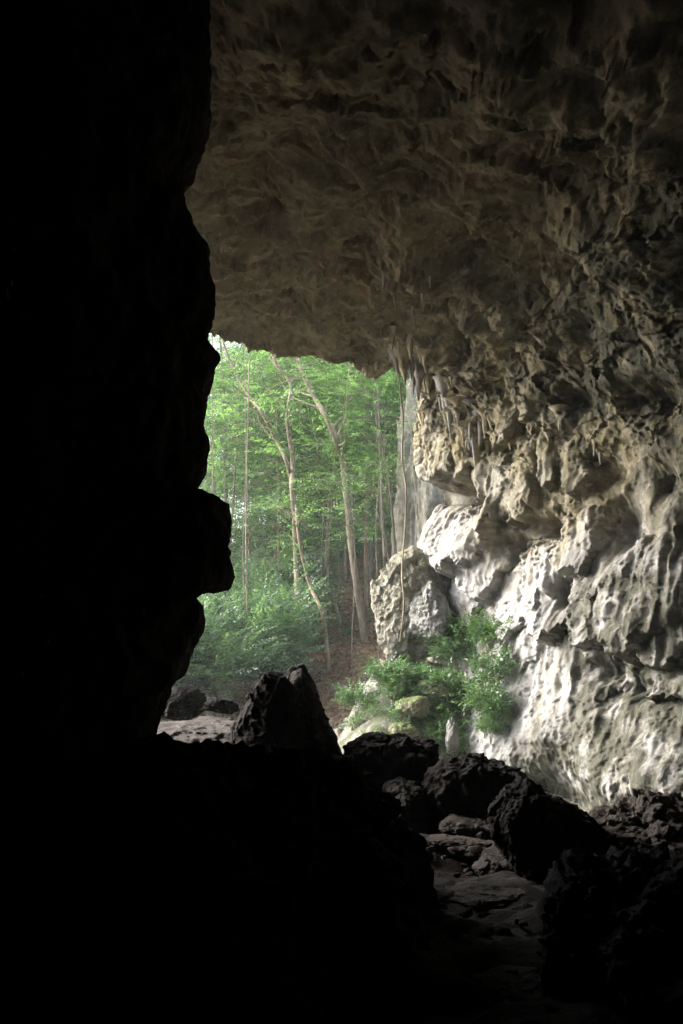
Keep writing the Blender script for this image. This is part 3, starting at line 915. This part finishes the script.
# grey pillar at the mouth, cliff beyond, mossy boulders and rubble
sil_rock('boulder', [(374, 606), (376, 583), (386, 563), (398, 557), (412, 552), (432, 560), (446, 580), (450, 625), (436, 655), (412, 668), (388, 664), (379, 640)], 24.0, .9, 91, M_GREY,
         'tall grey boulder at the mouth behind the long hanging vine', rough=.06, blunt=2, facets=.16)
rock('boulder', at(432, 612, 23.0), (.62, .6, .85), 93, M_PALE, 'pale lumpy boulder under the white flowstone ledge', sub=6, planes=26, rough=.15)
cl = rock('cliff', (3.3, 30.5, 6.0), (1.75, 2.2, 7.5), 95, M_GREY, 'pale grey cliff face behind the thin trees at the mouth', 'cliff', sub=6, planes=30, rough=.2)
rock('boulder', at(433, 688, 21.6), (.40, .36, .27), 101, M_MOSSY, 'rounded mossy boulder, highest of the three among the ferns', sub=5, planes=40, sharp=5, rough=.07)
rock('boulder', at(414, 707, 21.2), (.46, .40, .27), 103, M_MOSSY, 'flat mossy boulder just below the highest mossy one', sub=5, planes=40, sharp=5, rough=.07)
rock('boulder', at(402, 730, 20.6), (.36, .34, .24), 105, M_MOSSY, 'small yellow green boulder lowest among the bushes', sub=5, planes=40, sharp=5, rough=.07)
rock('boulder', at(396, 690, 22.3), (.30, .3, .34), 107, M_PALE, 'small white boulder left of the mossy boulders', sub=5, rough=.14)
rock('boulder', at(452, 735, 20.4), (.16, .16, .42), 109, M_PALE, 'upright white stone below the green bushes', sub=5, rough=.14)


rb = [rock_mesh(200 + i, sub=4, rough=.13) for i in range(5)]
rbm = []
for i, (q, Fc) in enumerate(rb):
    me_o = mesh_from('stone', q / np.abs(q).max(0), Fc, (M_PALE, M_GREY, M_MOSSY, M_PALE, M_GREY)[i])
    rbm.append(me_o)
used = [0] * 5
r_ = random.Random(21)
LBS = ['loose white stone in the rubble below the flowstone wall', 'loose grey stone in the rubble below the flowstone wall', 'loose mossy stone in the rubble below the flowstone wall']
for i in range(110):
    Y = r_.uniform(15.5, 26.5)
    xl, xr = -2.2 + (26 - Y) * .05, 1.6 + (25 - Y) * .30
    xx = r_.uniform(xl, xr)
    k = r_.randrange(5)
    o = rbm[k] if not used[k] else rbm[k].copy()
    if used[k]: COL.objects.link(o)
    used[k] = 1
    sc_ = r_.choice([.07, .09, .12, .15, .2, .26]) 
    o.scale = (sc_ * r_.uniform(.8, 1.4), sc_ * r_.uniform(.8, 1.3), sc_ * r_.uniform(.6, 1.0))
    o.rotation_euler = (r_.uniform(-.4, .4), r_.uniform(-.4, .4), r_.uniform(0, 6.28))
    o.location = (xx, Y, float(ground_z(xx, Y)) + sc_ * .25)
    tag(o, LBS[(0, 1, 2, 0, 1)[k]], 'stone', 'loose stones below the wall')

# ------------------------------------------------------------------ foliage
def spray_template(n, length, leaf, width, seed, droop=.25):
    """a twig along +X with leaflets on both sides; returns quads (M,4,3)"""
    r_ = np.random.default_rng(seed)
    L = []
    for i in range(n):
        for sd in (-1, 1):
            t = (i + .35 + .3 * r_.random()) / n
            b = np.array([t * length, 0, -droop * length * t * t])
            ang = math.radians(r_.uniform(45, 75)) * sd
            ll = leaf * r_.uniform(.7, 1.15) * (1 - .35 * t)
            d = np.array([math.cos(ang), math.sin(ang), r_.uniform(-.45, .1)])
            d /= np.linalg.norm(d)
            up = np.array([r_.normal() * .3, r_.normal() * .3, 1])
            sdv = np.cross(d, up); sdv /= np.linalg.norm(sdv)
            nn = np.cross(sdv, d)
            w = ll * width
            L.append([b, b + d * ll * .45 + sdv * w * .5 - nn * w * .12, b + d * ll - nn * ll * .08, b + d * ll * .45 - sdv * w * .5 - nn * w * .12])
    d = np.array([1, 0, -2 * droop * .7]); d /= np.linalg.norm(d)
    b = np.array([length, 0, -droop * length])
    L.append([b, b + d * leaf * .45 + np.array([0, leaf * width * .5, 0]), b + d * leaf, b + d * leaf * .45 - np.array([0, leaf * width * .5, 0])])
    return np.array(L)

TPL = [spray_template(6, .62, .15, .46, s_) for s_ in range(4)]
TPL_FINE = [spray_template(9, .75, .11, .36, s_ + 50, .18) for s_ in range(3)]
TPL_BROAD = [spray_template(3, .40, .20, .52, s_ + 90, .3) for s_ in range(3)]

def sprays(centers, dirs, scale, tpls, seed, tilt=.45):
    """place sprays; returns verts, faces, tint"""
    r_ = np.random.default_rng(seed)
    out, tint = [], []
    N = len(centers)
    which = r_.integers(0, len(tpls), N)
    d = dirs / (np.linalg.norm(dirs, axis=1)[:, None] + 1e-9)
    up = np.array([0, 0, 1.0]) + r_.normal(size=(N, 3)) * tilt
    sd = np.cross(up, d); sd /= np.linalg.norm(sd, axis=1)[:, None] + 1e-9
    u3 = np.cross(d, sd)
    R = np.stack([d, sd, u3], -1)                              # columns
    sc_ = scale * r_.uniform(.65, 1.25, N)
    for k, T in enumerate(tpls):
        m_ = which == k
        if not m_.any(): continue
        q = np.einsum('nij,lvj->nlvi', R[m_], T) * sc_[m_][:, None, None, None] + centers[m_][:, None, None, :]
        out.append(q.reshape(-1, 4, 3))
        ti = np.clip(r_.normal(.5, .2, m_.sum())[:, None] + r_.normal(0, .10, (m_.sum(), T.shape[0])), 0, 1)
        tint.append(ti.ravel())
    Q = np.concatenate(out); T_ = np.concatenate(tint)
    return Q.reshape(-1, 3), np.arange(len(Q) * 4).reshape(-1, 4), np.repeat(T_, 4)

def leaves(name, centers, dirs, scale, tpls, seed, mat, parent, tilt=.45):
    V, Fc, T = sprays(np.asarray(centers, float), np.asarray(dirs, float), scale, tpls, seed, tilt)
    return mesh_from(name, V, Fc, mat, parent, smooth=False, attrs={'tint': T})

def tree_parts(root, seed, trunks, branches, crown_n, scale, tpls, bark, leaf, spread=.55, sides=9):
    """trunks: [(points, radii)], branches: number per trunk and where; leaves gather round branch ends"""
    r_ = np.random.default_rng(seed)
    tb = Tubes()
    C_, D_ = [], []
    for ti, (pts, rad) in enumerate(trunks):
        pts = np.asarray(pts, float)
        tb.add(pts, rad, sides, 5, seed + ti, .10)
        nb, f0, f1, ln = branches[ti]
        seg = np.linalg.norm(np.diff(pts, axis=0), axis=1)
        cum = np.concatenate([[0], np.cumsum(seg)]) / seg.sum()
        for b in range(nb):
            f = f0 + (f1 - f0) * ((b + r_.random()) / nb)
            base = np.array([np.interp(f, cum, pts[:, k]) for k in range(3)])
            br = float(np.interp(f, cum, rad)) * .5
            az = r_.uniform(0, 2 * np.pi)
            L = ln * r_.uniform(.6, 1.2)
            dv_ = np.array([math.cos(az), math.sin(az), r_.uniform(.15, .9)])
            p1 = base + dv_ * L * .45 + r_.normal(size=3) * .08 * L
            p2 = p1 + (dv_ + np.array([0, 0, r_.uniform(-.3, .4)])) * L * .5 + r_.normal(size=3) * .12 * L
            tb.add([base, p1, p2], [max(br, .012), max(br * .6, .009), .005], 5, 4, seed + b, .05)
            ends = [base * .35 + p1 * .65, p1, (p1 + p2) / 2, p2]
            for tw in range(3):
                e0 = ends[r_.integers(0, 4)]
                e1 = e0 + np.array([r_.normal(), r_.normal(), r_.normal() * .35]) * L * .3
                tb.add([e0, (e0 + e1) / 2 + r_.normal(size=3) * .04 * L, e1], [.009, .007, .004], 4, 2, seed + tw, 0)
                ends.append(e1)
            k = max(3, crown_n // max(1, sum(q_[0] for q_ in branches)))
            pick = r_.integers(1, len(ends), k)
            c = np.array(ends)[pick] + r_.normal(size=(k, 3)) * np.array([spread, spread, spread * .5]) * L * .45
            C_.append(c)
            dd_ = c - base
            dd_[:, 2] *= .25
            dd_ += r_.normal(size=(k, 3)) * np.array([.5, .5, .2]) * L * .5
            D_.append(dd_)
    tb.build('trunk', bark, root)
    leaves('crown', np.concatenate(C_), np.concatenate(D_), scale, tpls, seed, leaf, root)

def local(pts, base):
    return [tuple(np.asarray(p) - base) for p in pts]

def traced_tree(label, base_px, Y, px_pts, radii, seed, nb, f0, f1, ln, crown, bark, leaf, tpls=TPL, scale=1.0, extra=None, extra_b=None, top=None, yvar=.5):
    """a tree whose stem leans as in the photo; px_pts are stem points, each with its own depth"""
    r_ = random.Random(seed)
    base = pw(*base_px, Y)
    gz = float(ground_z(base[0], base[1]))
    base[2] = gz
    pts = [base - np.array([0, 0, .3])]
    for i, (a_, b_) in enumerate(px_pts):
        pts.append(pw(a_, b_, Y + r_.uniform(-yvar, yvar) * min(1, i / 2)))
    if top is not None:
        pts += [pts[-1] + np.array(t_) for t_ in top]
    root = empty('tree', base, label, 'tree')
    tr = [(local(pts, base), .66 * np.interp(np.linspace(0, 1, len(pts)), [0, 1], radii))]
    br = [(nb, f0, f1, ln)]
    for ex, er, eb in (extra or []):
        ep = [pw(a_, b_, Y + r_.uniform(-.3, .3) * (i > 0)) for i, (a_, b_) in enumerate(ex)]
        tr.append((local(ep, base), np.linspace(er[0], er[1], len(ep))))
        br.append(eb)
    tree_parts(root, seed, tr, br, crown, scale, tpls, bark, leaf, sides=12)
    return root

traced_tree('pale double stemmed tree leaning left, straight lower trunk left of centre', (300, 668), 31.0,
            [(300, 668), (298, 610), (296, 560), (294, 510), (291, 480), (286, 460), (276, 440), (262, 412), (247, 393)], (.17, .06), 401, 8, .55, 1.0, 2.4, 420, M_BARK, M_LEAF_A,
            extra=[([(297, 520), (292, 490), (293, 465), (290, 440), (287, 415), (291, 385), (277, 365), (270, 345)], (.10, .045), (8, .45, 1.0, 2.0)),
                   ([(296, 520), (284, 510), (272, 505)], (.05, .02), (3, .5, 1.0, .8))], top=[(-.8, 0, 1.6), (-1.2, .2, 3.2)])
traced_tree('crooked slender tree bending left with reddish stem right of the double stemmed tree', (329, 668), 30.2,
            [(329, 668), (326, 640), (322, 612), (311, 588), (303, 560), (298, 532), (296, 505)], (.13, .06), 409, 3, .7, 1.0, 1.2, 60, M_BARK_R, M_LEAF_A)
traced_tree('thick leaning tree with a broken bend in its pale trunk, centre of the mouth', (366, 648), 31.5,
            [(366, 648), (359, 600), (352, 550), (347, 500), (343, 465), (336, 440), (325, 415), (313, 395)], (.21, .12), 419, 11, .45, 1.0, 2.8, 620, M_BARK, M_LEAF_A,
            top=[(-.5, 0, 1.2), (-.9, 0, 3.0), (-.8, .2, 5.0)], extra=[([(336, 440), (346, 415), (348, 385), (352, 350)], (.06, .03), (6, .4, 1.0, 1.8))])
traced_tree('thin upright stem between the crooked tree and the thick leaning tree', (322, 640), 33.5,
            [(322, 640), (321, 580), (323, 530), (321, 480), (318, 450), (312, 420)], (.07, .03), 431, 7, .5, 1.0, 1.6, 220, M_BARK_D, M_LEAF_A, TPL_FINE)
traced_tree('dark leaning stem behind the double stemmed tree', (345, 640), 35.0,
            [(345, 640), (330, 590), (318, 560), (305, 520), (300, 470)], (.16, .08), 439, 6, .5, 1.0, 2.0, 220, M_BARK_D, M_LEAF_B)
traced_tree('thin grey tree beside the tall grey boulder with two slim leaning stems', (396, 566), 30.0,
            [(396, 566), (392, 510), (387, 470), (380, 430), (377, 380)], (.085, .04), 443, 8, .5, 1.0, 1.9, 260, M_BARK_D, M_LEAF_A, TPL_FINE,
            extra=[([(385, 556), (382, 500), (380, 450), (374, 400)], (.06, .03), (5, .5, 1.0, 1.5))])
traced_tree('slim straight tree left of the tall grey boulder', (384, 560), 33.0,
            [(384, 560), (380, 500), (377, 450), (376, 400)], (.075, .035), 449, 7, .45, 1.0, 1.8, 240, M_BARK_D, M_LEAF_A, TPL_FINE)
# fern-leaved saplings that hold flat bright sprays in front of the trunks
for i, (bx, by, Y, pts, lb) in enumerate([
        (352, 640, 29.0, [(352, 640), (355, 560), (352, 490), (356, 470)], 'feathery bright green sapling in front of the thick leaning trunk'),
        (378, 600, 28.5, [(378, 600), (376, 520), (384, 440), (390, 400)], 'feathery bright green sapling under the right end of the cave lip'),
        (390, 600, 29.5, [(390, 600), (386, 540), (372, 500), (368, 480)], 'feathery sapling leaning left before the thin grey trees')]):
    traced_tree(lb, (bx, by), Y, pts, (.03, .012), 461 + i, 6, .6, 1.0, 1.0, 80, M_BARK_D, M_LEAF_A, TPL_FINE, 1.0)

# slender forest trees: kinds, then copies
def forest_kind(seed, height, r0, crown_from, nb, ln, crown, bark, leaf, tpls, lean=.08, scale=1.25):
    r_ = np.random.default_rng(seed)
    root = empty('tree', (0, 0, 0))
    n = 6
    zs = np.linspace(0, height, n)
    off = np.cumsum(r_.normal(size=(n, 2)) * lean * height / n * 1.2, axis=0)
    off -= off[0]
    pts = [(0, 0, -.4)] + [(off[i, 0], off[i, 1], zs[i]) for i in range(n)]
    tree_parts(root, seed, [(pts, np.linspace(r0, r0 * .25, n + 1))], [(nb, crown_from, 1.0, ln)], crown, scale, tpls, bark, leaf)
    return root

KINDS = [
    (forest_kind(501, 13, .10, .35, 22, 2.1, 620, M_BARK, M_LEAF_A, TPL), 'slender pale barked forest tree with light green foliage'),
    (forest_kind(502, 15, .13, .40, 24, 2.5, 700, M_BARK_D, M_LEAF_B, TPL), 'tall grey barked forest tree with deep green foliage'),
    (forest_kind(503, 10, .07, .25, 20, 1.8, 560, M_BARK_D, M_LEAF_A, TPL_FINE), 'short thin forest tree with feathery light foliage'),
    (forest_kind(504, 12, .09, .20, 26, 2.0, 620, M_BARK_R, M_LEAF_B, TPL), 'ruddy barked forest tree leafy from low down'),
    (forest_kind(505, 17, .16, .50, 24, 2.9, 680, M_BARK, M_LEAF_A, TPL), 'very tall pale forest tree with a high crown'),
]
r_ = random.Random(77)
spots = []
tries = 0
while len(spots) < 135 and tries < 6000:
    tries += 1
    Y = 33 + 42 * r_.random() ** 1.0
    half = Y * .20 + 1.5
    xx = r_.uniform(-half - 2, half * .55 + 1.5)
    # leave the seen trunks and a litter gully clear, and the light gap on the left open
    if Y < 34 and -1.9 < xx < 2.2: continue
    if xx > 1.3 and Y < 33: continue
    if -.4 < xx < 3.4 and Y < 41 and r_.random() < .5: continue
    if xx < -5 and Y < 44: continue
    if xx < -.10 * Y and Y > 36 and r_.random() < .78: continue
    if any((xx - a_) ** 2 + (Y - b_) ** 2 < 1.3 ** 2 for a_, b_ in spots): continue
    spots.append((xx, Y))
n_seen = len(spots)
while len(spots) < n_seen + 42:                                 # the forest goes on beyond the clearing on the left
    Y = r_.uniform(40, 78); xx = r_.uniform(-.62, -.21) * Y
    spots.append((xx, Y))
used = [0] * len(KINDS)
for i, (xx, Y) in enumerate(spots):
    k = r_.choice([0, 0, 1, 2, 3, 4])
    if Y < 36: k = r_.choice([0, 2, 3])
    o = KINDS[k][0]
    o = o if not used[k] else copy_tree(o)
    used[k] = 1
    s_ = r_.uniform(.75, 1.15)
    o.location = (xx, Y, float(ground_z(xx, Y)) - .05)
    o.rotation_euler = (r_.uniform(-.06, .06), r_.uniform(-.06, .06), r_.uniform(0, 6.28))
    o.scale = (s_, s_, s_ * r_.uniform(.9, 1.1))
    tag(o, KINDS[k][1] + ', behind the near trunks', 'tree', 'forest trees on the slope')

# bushes
def bush_kind(seed, h, w, n, leaf, tpls, scale):
    r_ = np.random.default_rng(seed)
    root = empty('bush', (0, 0, 0))
    tb = Tubes()
    C_, D_ = [], []
    for i in range(9):
        az = r_.uniform(0, 6.28)
        e = np.array([math.cos(az) * w * r_.uniform(.3, 1), math.sin(az) * w * r_.uniform(.3, 1), h * r_.uniform(.6, 1)])
        mid_ = e * np.array([.35, .35, .6])
        tb.add([(0, 0, -.1), mid_, e], [.016, .011, .004], 5, 4, i, 0)
        k = n // 9
        t = r_.uniform(.25, 1.08, k)
        c = mid_ * (1 - t)[:, None] + e * t[:, None] + r_.normal(size=(k, 3)) * np.array([.22 * w, .22 * w, .13 * h])
        c[:, 2] = np.maximum(c[:, 2], .04)
        d = c * np.array([1, 1, .3]) + r_.normal(size=(k, 3)) * .3 * w
        C_.append(c); D_.append(d)
    tb.build('stem', M_BARK_D, root)
    leaves('foliage', np.concatenate(C_), np.concatenate(D_), scale, tpls, seed, leaf, root)
    return root
BK = [(bush_kind(601, 1.5, .9, 240, M_LEAF_B, TPL_BROAD, 1.0), 'broad leaved dark green bush'),
      (bush_kind(602, 2.4, 1.0, 330, M_LEAF_B, TPL, .9), 'tall green bush'),
      (bush_kind(603, 1.0, .7, 140, M_LEAF_C, TPL_BROAD, .62), 'low leafy bush')]
used = [0] * 3
def bush(k, xx, Y, s_, label, group):
    o = BK[k][0] if not used[k] else copy_tree(BK[k][0])
    used[k] = 1
    o.location = (xx, Y, float(ground_z(xx, Y)) - .03)
    o.rotation_euler = (0, 0, r_.uniform(0, 6.28))
    o.scale = (s_, s_, s_ * r_.uniform(.85, 1.2))
    tag(o, label, 'bush', group)
    return o
r_ = random.Random(99)
n_b = 0
while n_b < 150:
    Y = 26.5 + 28 * r_.random() ** 1.2
    half = Y * .2 + 1
    xx = r_.uniform(-half - 1, half * .35)
    lit = (xx > -1.2 - .05 * (Y - 27)) and Y < 43
    if lit and r_.random() < .88: continue
    k = r_.choice([0, 1, 1, 2]) if not lit else 2
    where = 'left of the trunks' if xx < -1.2 else 'on the leaf covered slope'
    bush(k, xx, Y, r_.uniform(.6, 1.25) if not lit else r_.uniform(.35, .6), BK[k][1] + ' in the undergrowth ' + where, 'undergrowth bushes in the forest')
    n_b += 1
for _ in range(22):                                             # low growth round the clearing
    Y = r_.uniform(29, 46)
    bush(r_.choice([0, 1, 2]), r_.uniform(-.55, -.22) * Y, Y, r_.uniform(.7, 1.3), 'bush at the edge of the open clearing left of the mouth', 'bushes round the clearing')
# green plants below the wall: they root where the photo shows them, on the rubble or on the foot of the wall
def spot(px, py):
    d = Vector(pw(px, py, 10.0) - CAM).normalized()
    hit = bv_w.ray_cast(Vector(CAM), d)
    best = (hit[0], hit[3]) if hit[0] is not None else (None, 1e9)
    for k_ in range(120, 340):
        t_ = k_ * .1
        q_ = Vector(CAM) + d * t_
        if t_ > best[1]: break
        if q_.z < float(ground_z(q_.x, q_.y)):
            return q_
    return best[0]
def shrub_at(px, py, k, s_):
    q_ = spot(px, py)
    if q_ is None or q_.y > 29: return
    lb = ('leafy green shrub', 'taller light green shrub', 'low leafy green plant')[k]
    o = bush(k, q_.x, q_.y, s_, lb + ' on the rubble below the flowstone wall', 'shrubs below the flowstone wall')
    o.location = (q_.x - .05, q_.y - .05, q_.z - .04)
r_ = random.Random(31)
for (cx_, cy_, sx_, sy_, n_, s0, s1) in ((410, 660, 12, 6, 5, .5, .85), (458, 658, 18, 10, 11, .5, .9), (462, 708, 16, 14, 11, .5, .85), (452, 752, 10, 6, 4, .5, .8), (400, 690, 12, 8, 5, .4, .7), (436, 735, 14, 10, 5, .35, .6),
                                         (374, 715, 10, 12, 3, .3, .5), (405, 745, 18, 8, 4, .3, .45), (352, 735, 6, 10, 2, .3, .4), (488, 722, 8, 5, 3, .35, .5), (492, 650, 6, 6, 3, .3, .45), (510, 740, 14, 10, 3, .2, .3), (430, 700, 12, 8, 4, .35, .6)):
    for _ in range(n_):
        shrub_at(r_.gauss(cx_, sx_), r_.gauss(cy_, sy_), r_.choice([2, 2, 0]) , r_.uniform(s0, s1) )

# ------------------------------------------------------------------ vines
def vine(label, pts, r, seed):
    tb = Tubes()
    P_ = np.array(pts)
    tb.add(P_, [r] * len(P_), 6, 6, seed, .12)

    o = tb.build('vine', M_BARK, None)
    tag(o, label, 'vine', 'hanging vines')
    return o
vine('long pale vine hanging from the lip to the grey boulder', [pw(397, 350, 24.0), pw(400, 385, 23.9), pw(403, 420, 23.8), pw(402, 455, 23.6), pw(406, 490, 23.5), pw(405, 530, 23.3), pw(402, 570, 23.1), pw(404, 605, 22.9), pw(400, 642, 22.8)], .024, 1)
vine('thin straight vine nearest to the buttress', [pw(213, 330, 27), pw(212, 400, 27), pw(213, 470, 27), pw(211, 520, 27)], .018, 2)
vine('thin long vine hanging left of the double stemmed tree', [pw(250, 335, 28), pw(248, 420, 28), pw(246, 520, 28), pw(247, 610, 28)], .022, 3)
vine('thin slack vine just right of the buttress bulge', [pw(243, 340, 29), pw(246, 450, 29), pw(243, 560, 29), pw(247, 640, 29)], .014, 4)

# ------------------------------------------------------------------ leaf litter and ground cover
r2 = np.random.default_rng(55)
N = 26000
lx = r2.uniform(-3.5, 7, N); ly = 24.5 + 20 * r2.random(N) ** 1.3
lz = ground_z(lx, ly)
nb_ = .16 * fbm(np.stack([lx, ly, 0 * lx], -1) * .55, 4, 3)
cen = np.stack([lx, ly, lz + nb_ + .03], -1)
az = r2.uniform(0, 6.28, N)
d = np.stack([np.cos(az), np.sin(az), r2.normal(0, .35, N)], -1); d /= np.linalg.norm(d, axis=1)[:, None]
s1 = np.cross(d, np.stack([r2.normal(0, .4, N), r2.normal(0, .4, N), np.ones(N)], -1)); s1 /= np.linalg.norm(s1, axis=1)[:, None]
ll = r2.uniform(.06, .15, N)[:, None]
Q = np.stack([cen - d * ll * .5, cen + s1 * ll * .28 + [0, 0, .012], cen + d * ll * .5 + [0, 0, .02], cen - s1 * ll * .28 + [0, 0, .012]], 1)
lit_o = mesh_from('leaf_litter', Q.reshape(-1, 3), np.arange(N * 4).reshape(-1, 4), M_DRY, smooth=False, attrs={'tint': np.repeat(np.clip(r2.normal(.5, .25, N), 0, 1), 4)})
tag(lit_o, 'brown fallen leaves covering the forest slope', 'leaf litter', kind='stuff')
# low seedlings
N = 1500
lx = r2.uniform(-7, 3.2, N); ly = 24.6 + 22 * r2.random(N) ** 1.2
keep = r2.random(N) < np.where(lx < -1.3, 1, .35)
lx, ly = lx[keep], ly[keep]
cen = np.stack([lx, ly, ground_z(lx, ly) + r2.uniform(.05, .35, len(lx))], -1)
az = r2.uniform(0, 6.28, len(lx))
go = leaves('ground_cover', cen, np.stack([np.cos(az), np.sin(az), .25 + 0 * az], -1), .65, TPL_BROAD, 8, M_LEAF_B, None)
tag(go, 'low green seedlings and ferns on the forest floor', 'ground cover', kind='stuff')

# ------------------------------------------------------------------ haze
hz = NT('haze_air')
pv = hz.n('ShaderNodeVolumePrincipled')
pv.inputs['Color'].default_value = (.86, .95, .98, 1)
pv.inputs['Density'].default_value = .001
pv.inputs['Anisotropy'].default_value = .2
hz.l(pv.outputs[0], hz.out.inputs['Volume'])
bx = np.array([(a_, b_, c_) for a_ in (-150., 150.) for b_ in (-40., 190.) for c_ in (-12., 75.)])
ho = mesh_from('haze', bx, [(0, 1, 3, 2), (4, 6, 7, 5), (0, 4, 5, 1), (2, 3, 7, 6), (0, 2, 6, 4), (1, 5, 7, 3)], hz.m, smooth=False)
tag(ho, kind='stuff')

# ------------------------------------------------------------------ daylight
LDIR = Vector((-.76, .30, .54)).normalized()
sun = bpy.data.lights.new('sun', 'SUN')
sun.energy = 0.5
sun.angle = math.radians(60)
sun.color = (1, .99, .97)
so = bpy.data.objects.new('sun', sun)
COL.objects.link(so)
so.rotation_euler = LDIR.to_track_quat('Z', 'Y').to_euler()
so.location = (-10, 10, 30)
w = bpy.data.worlds.new('World')
SC.world = w
w.use_nodes = True
nt = w.node_tree
nt.nodes.clear()
sky = nt.nodes.new('ShaderNodeTexSky')
sky.sky_type = 'NISHITA'
sky.sun_disc = False
sky.sun_elevation = math.asin(LDIR.z)
sky.sun_rotation = math.atan2(LDIR.x, LDIR.y)
sky.dust_density = 4
sky.air_density = 1.0
hs = nt.nodes.new('ShaderNodeHueSaturation')
hs.inputs['Saturation'].default_value = .6
bg = nt.nodes.new('ShaderNodeBackground')
bg.inputs['Strength'].default_value = .15
wo = nt.nodes.new('ShaderNodeOutputWorld')
nt.links.new(sky.outputs[0], hs.inputs['Color'])
nt.links.new(hs.outputs[0], bg.inputs['Color'])
nt.links.new(bg.outputs[0], wo.inputs['Surface'])

# ------------------------------------------------------------------ render settings
SC.render.engine = 'CYCLES'
cy = SC.cycles
cy.use_denoising = True
cy.denoiser = 'OPENIMAGEDENOISE'
cy.denoising_input_passes = 'RGB_ALBEDO_NORMAL'
cy.max_bounces = 8
cy.diffuse_bounces = 5
cy.glossy_bounces = 2
cy.transmission_bounces = 4
cy.transparent_max_bounces = 8
cy.sample_clamp_indirect = 1
cy.volume_bounces = 1
cy.denoising_prefilter = 'NONE'
cy.use_adaptive_sampling = False
cy.use_guiding = True
cy.use_surface_guiding = True
cy.use_volume_guiding = False
SC.view_settings.view_transform = 'Standard'
SC.view_settings.look = 'None'
SC.view_settings.exposure = 3.1
SC.view_settings.gamma = 1
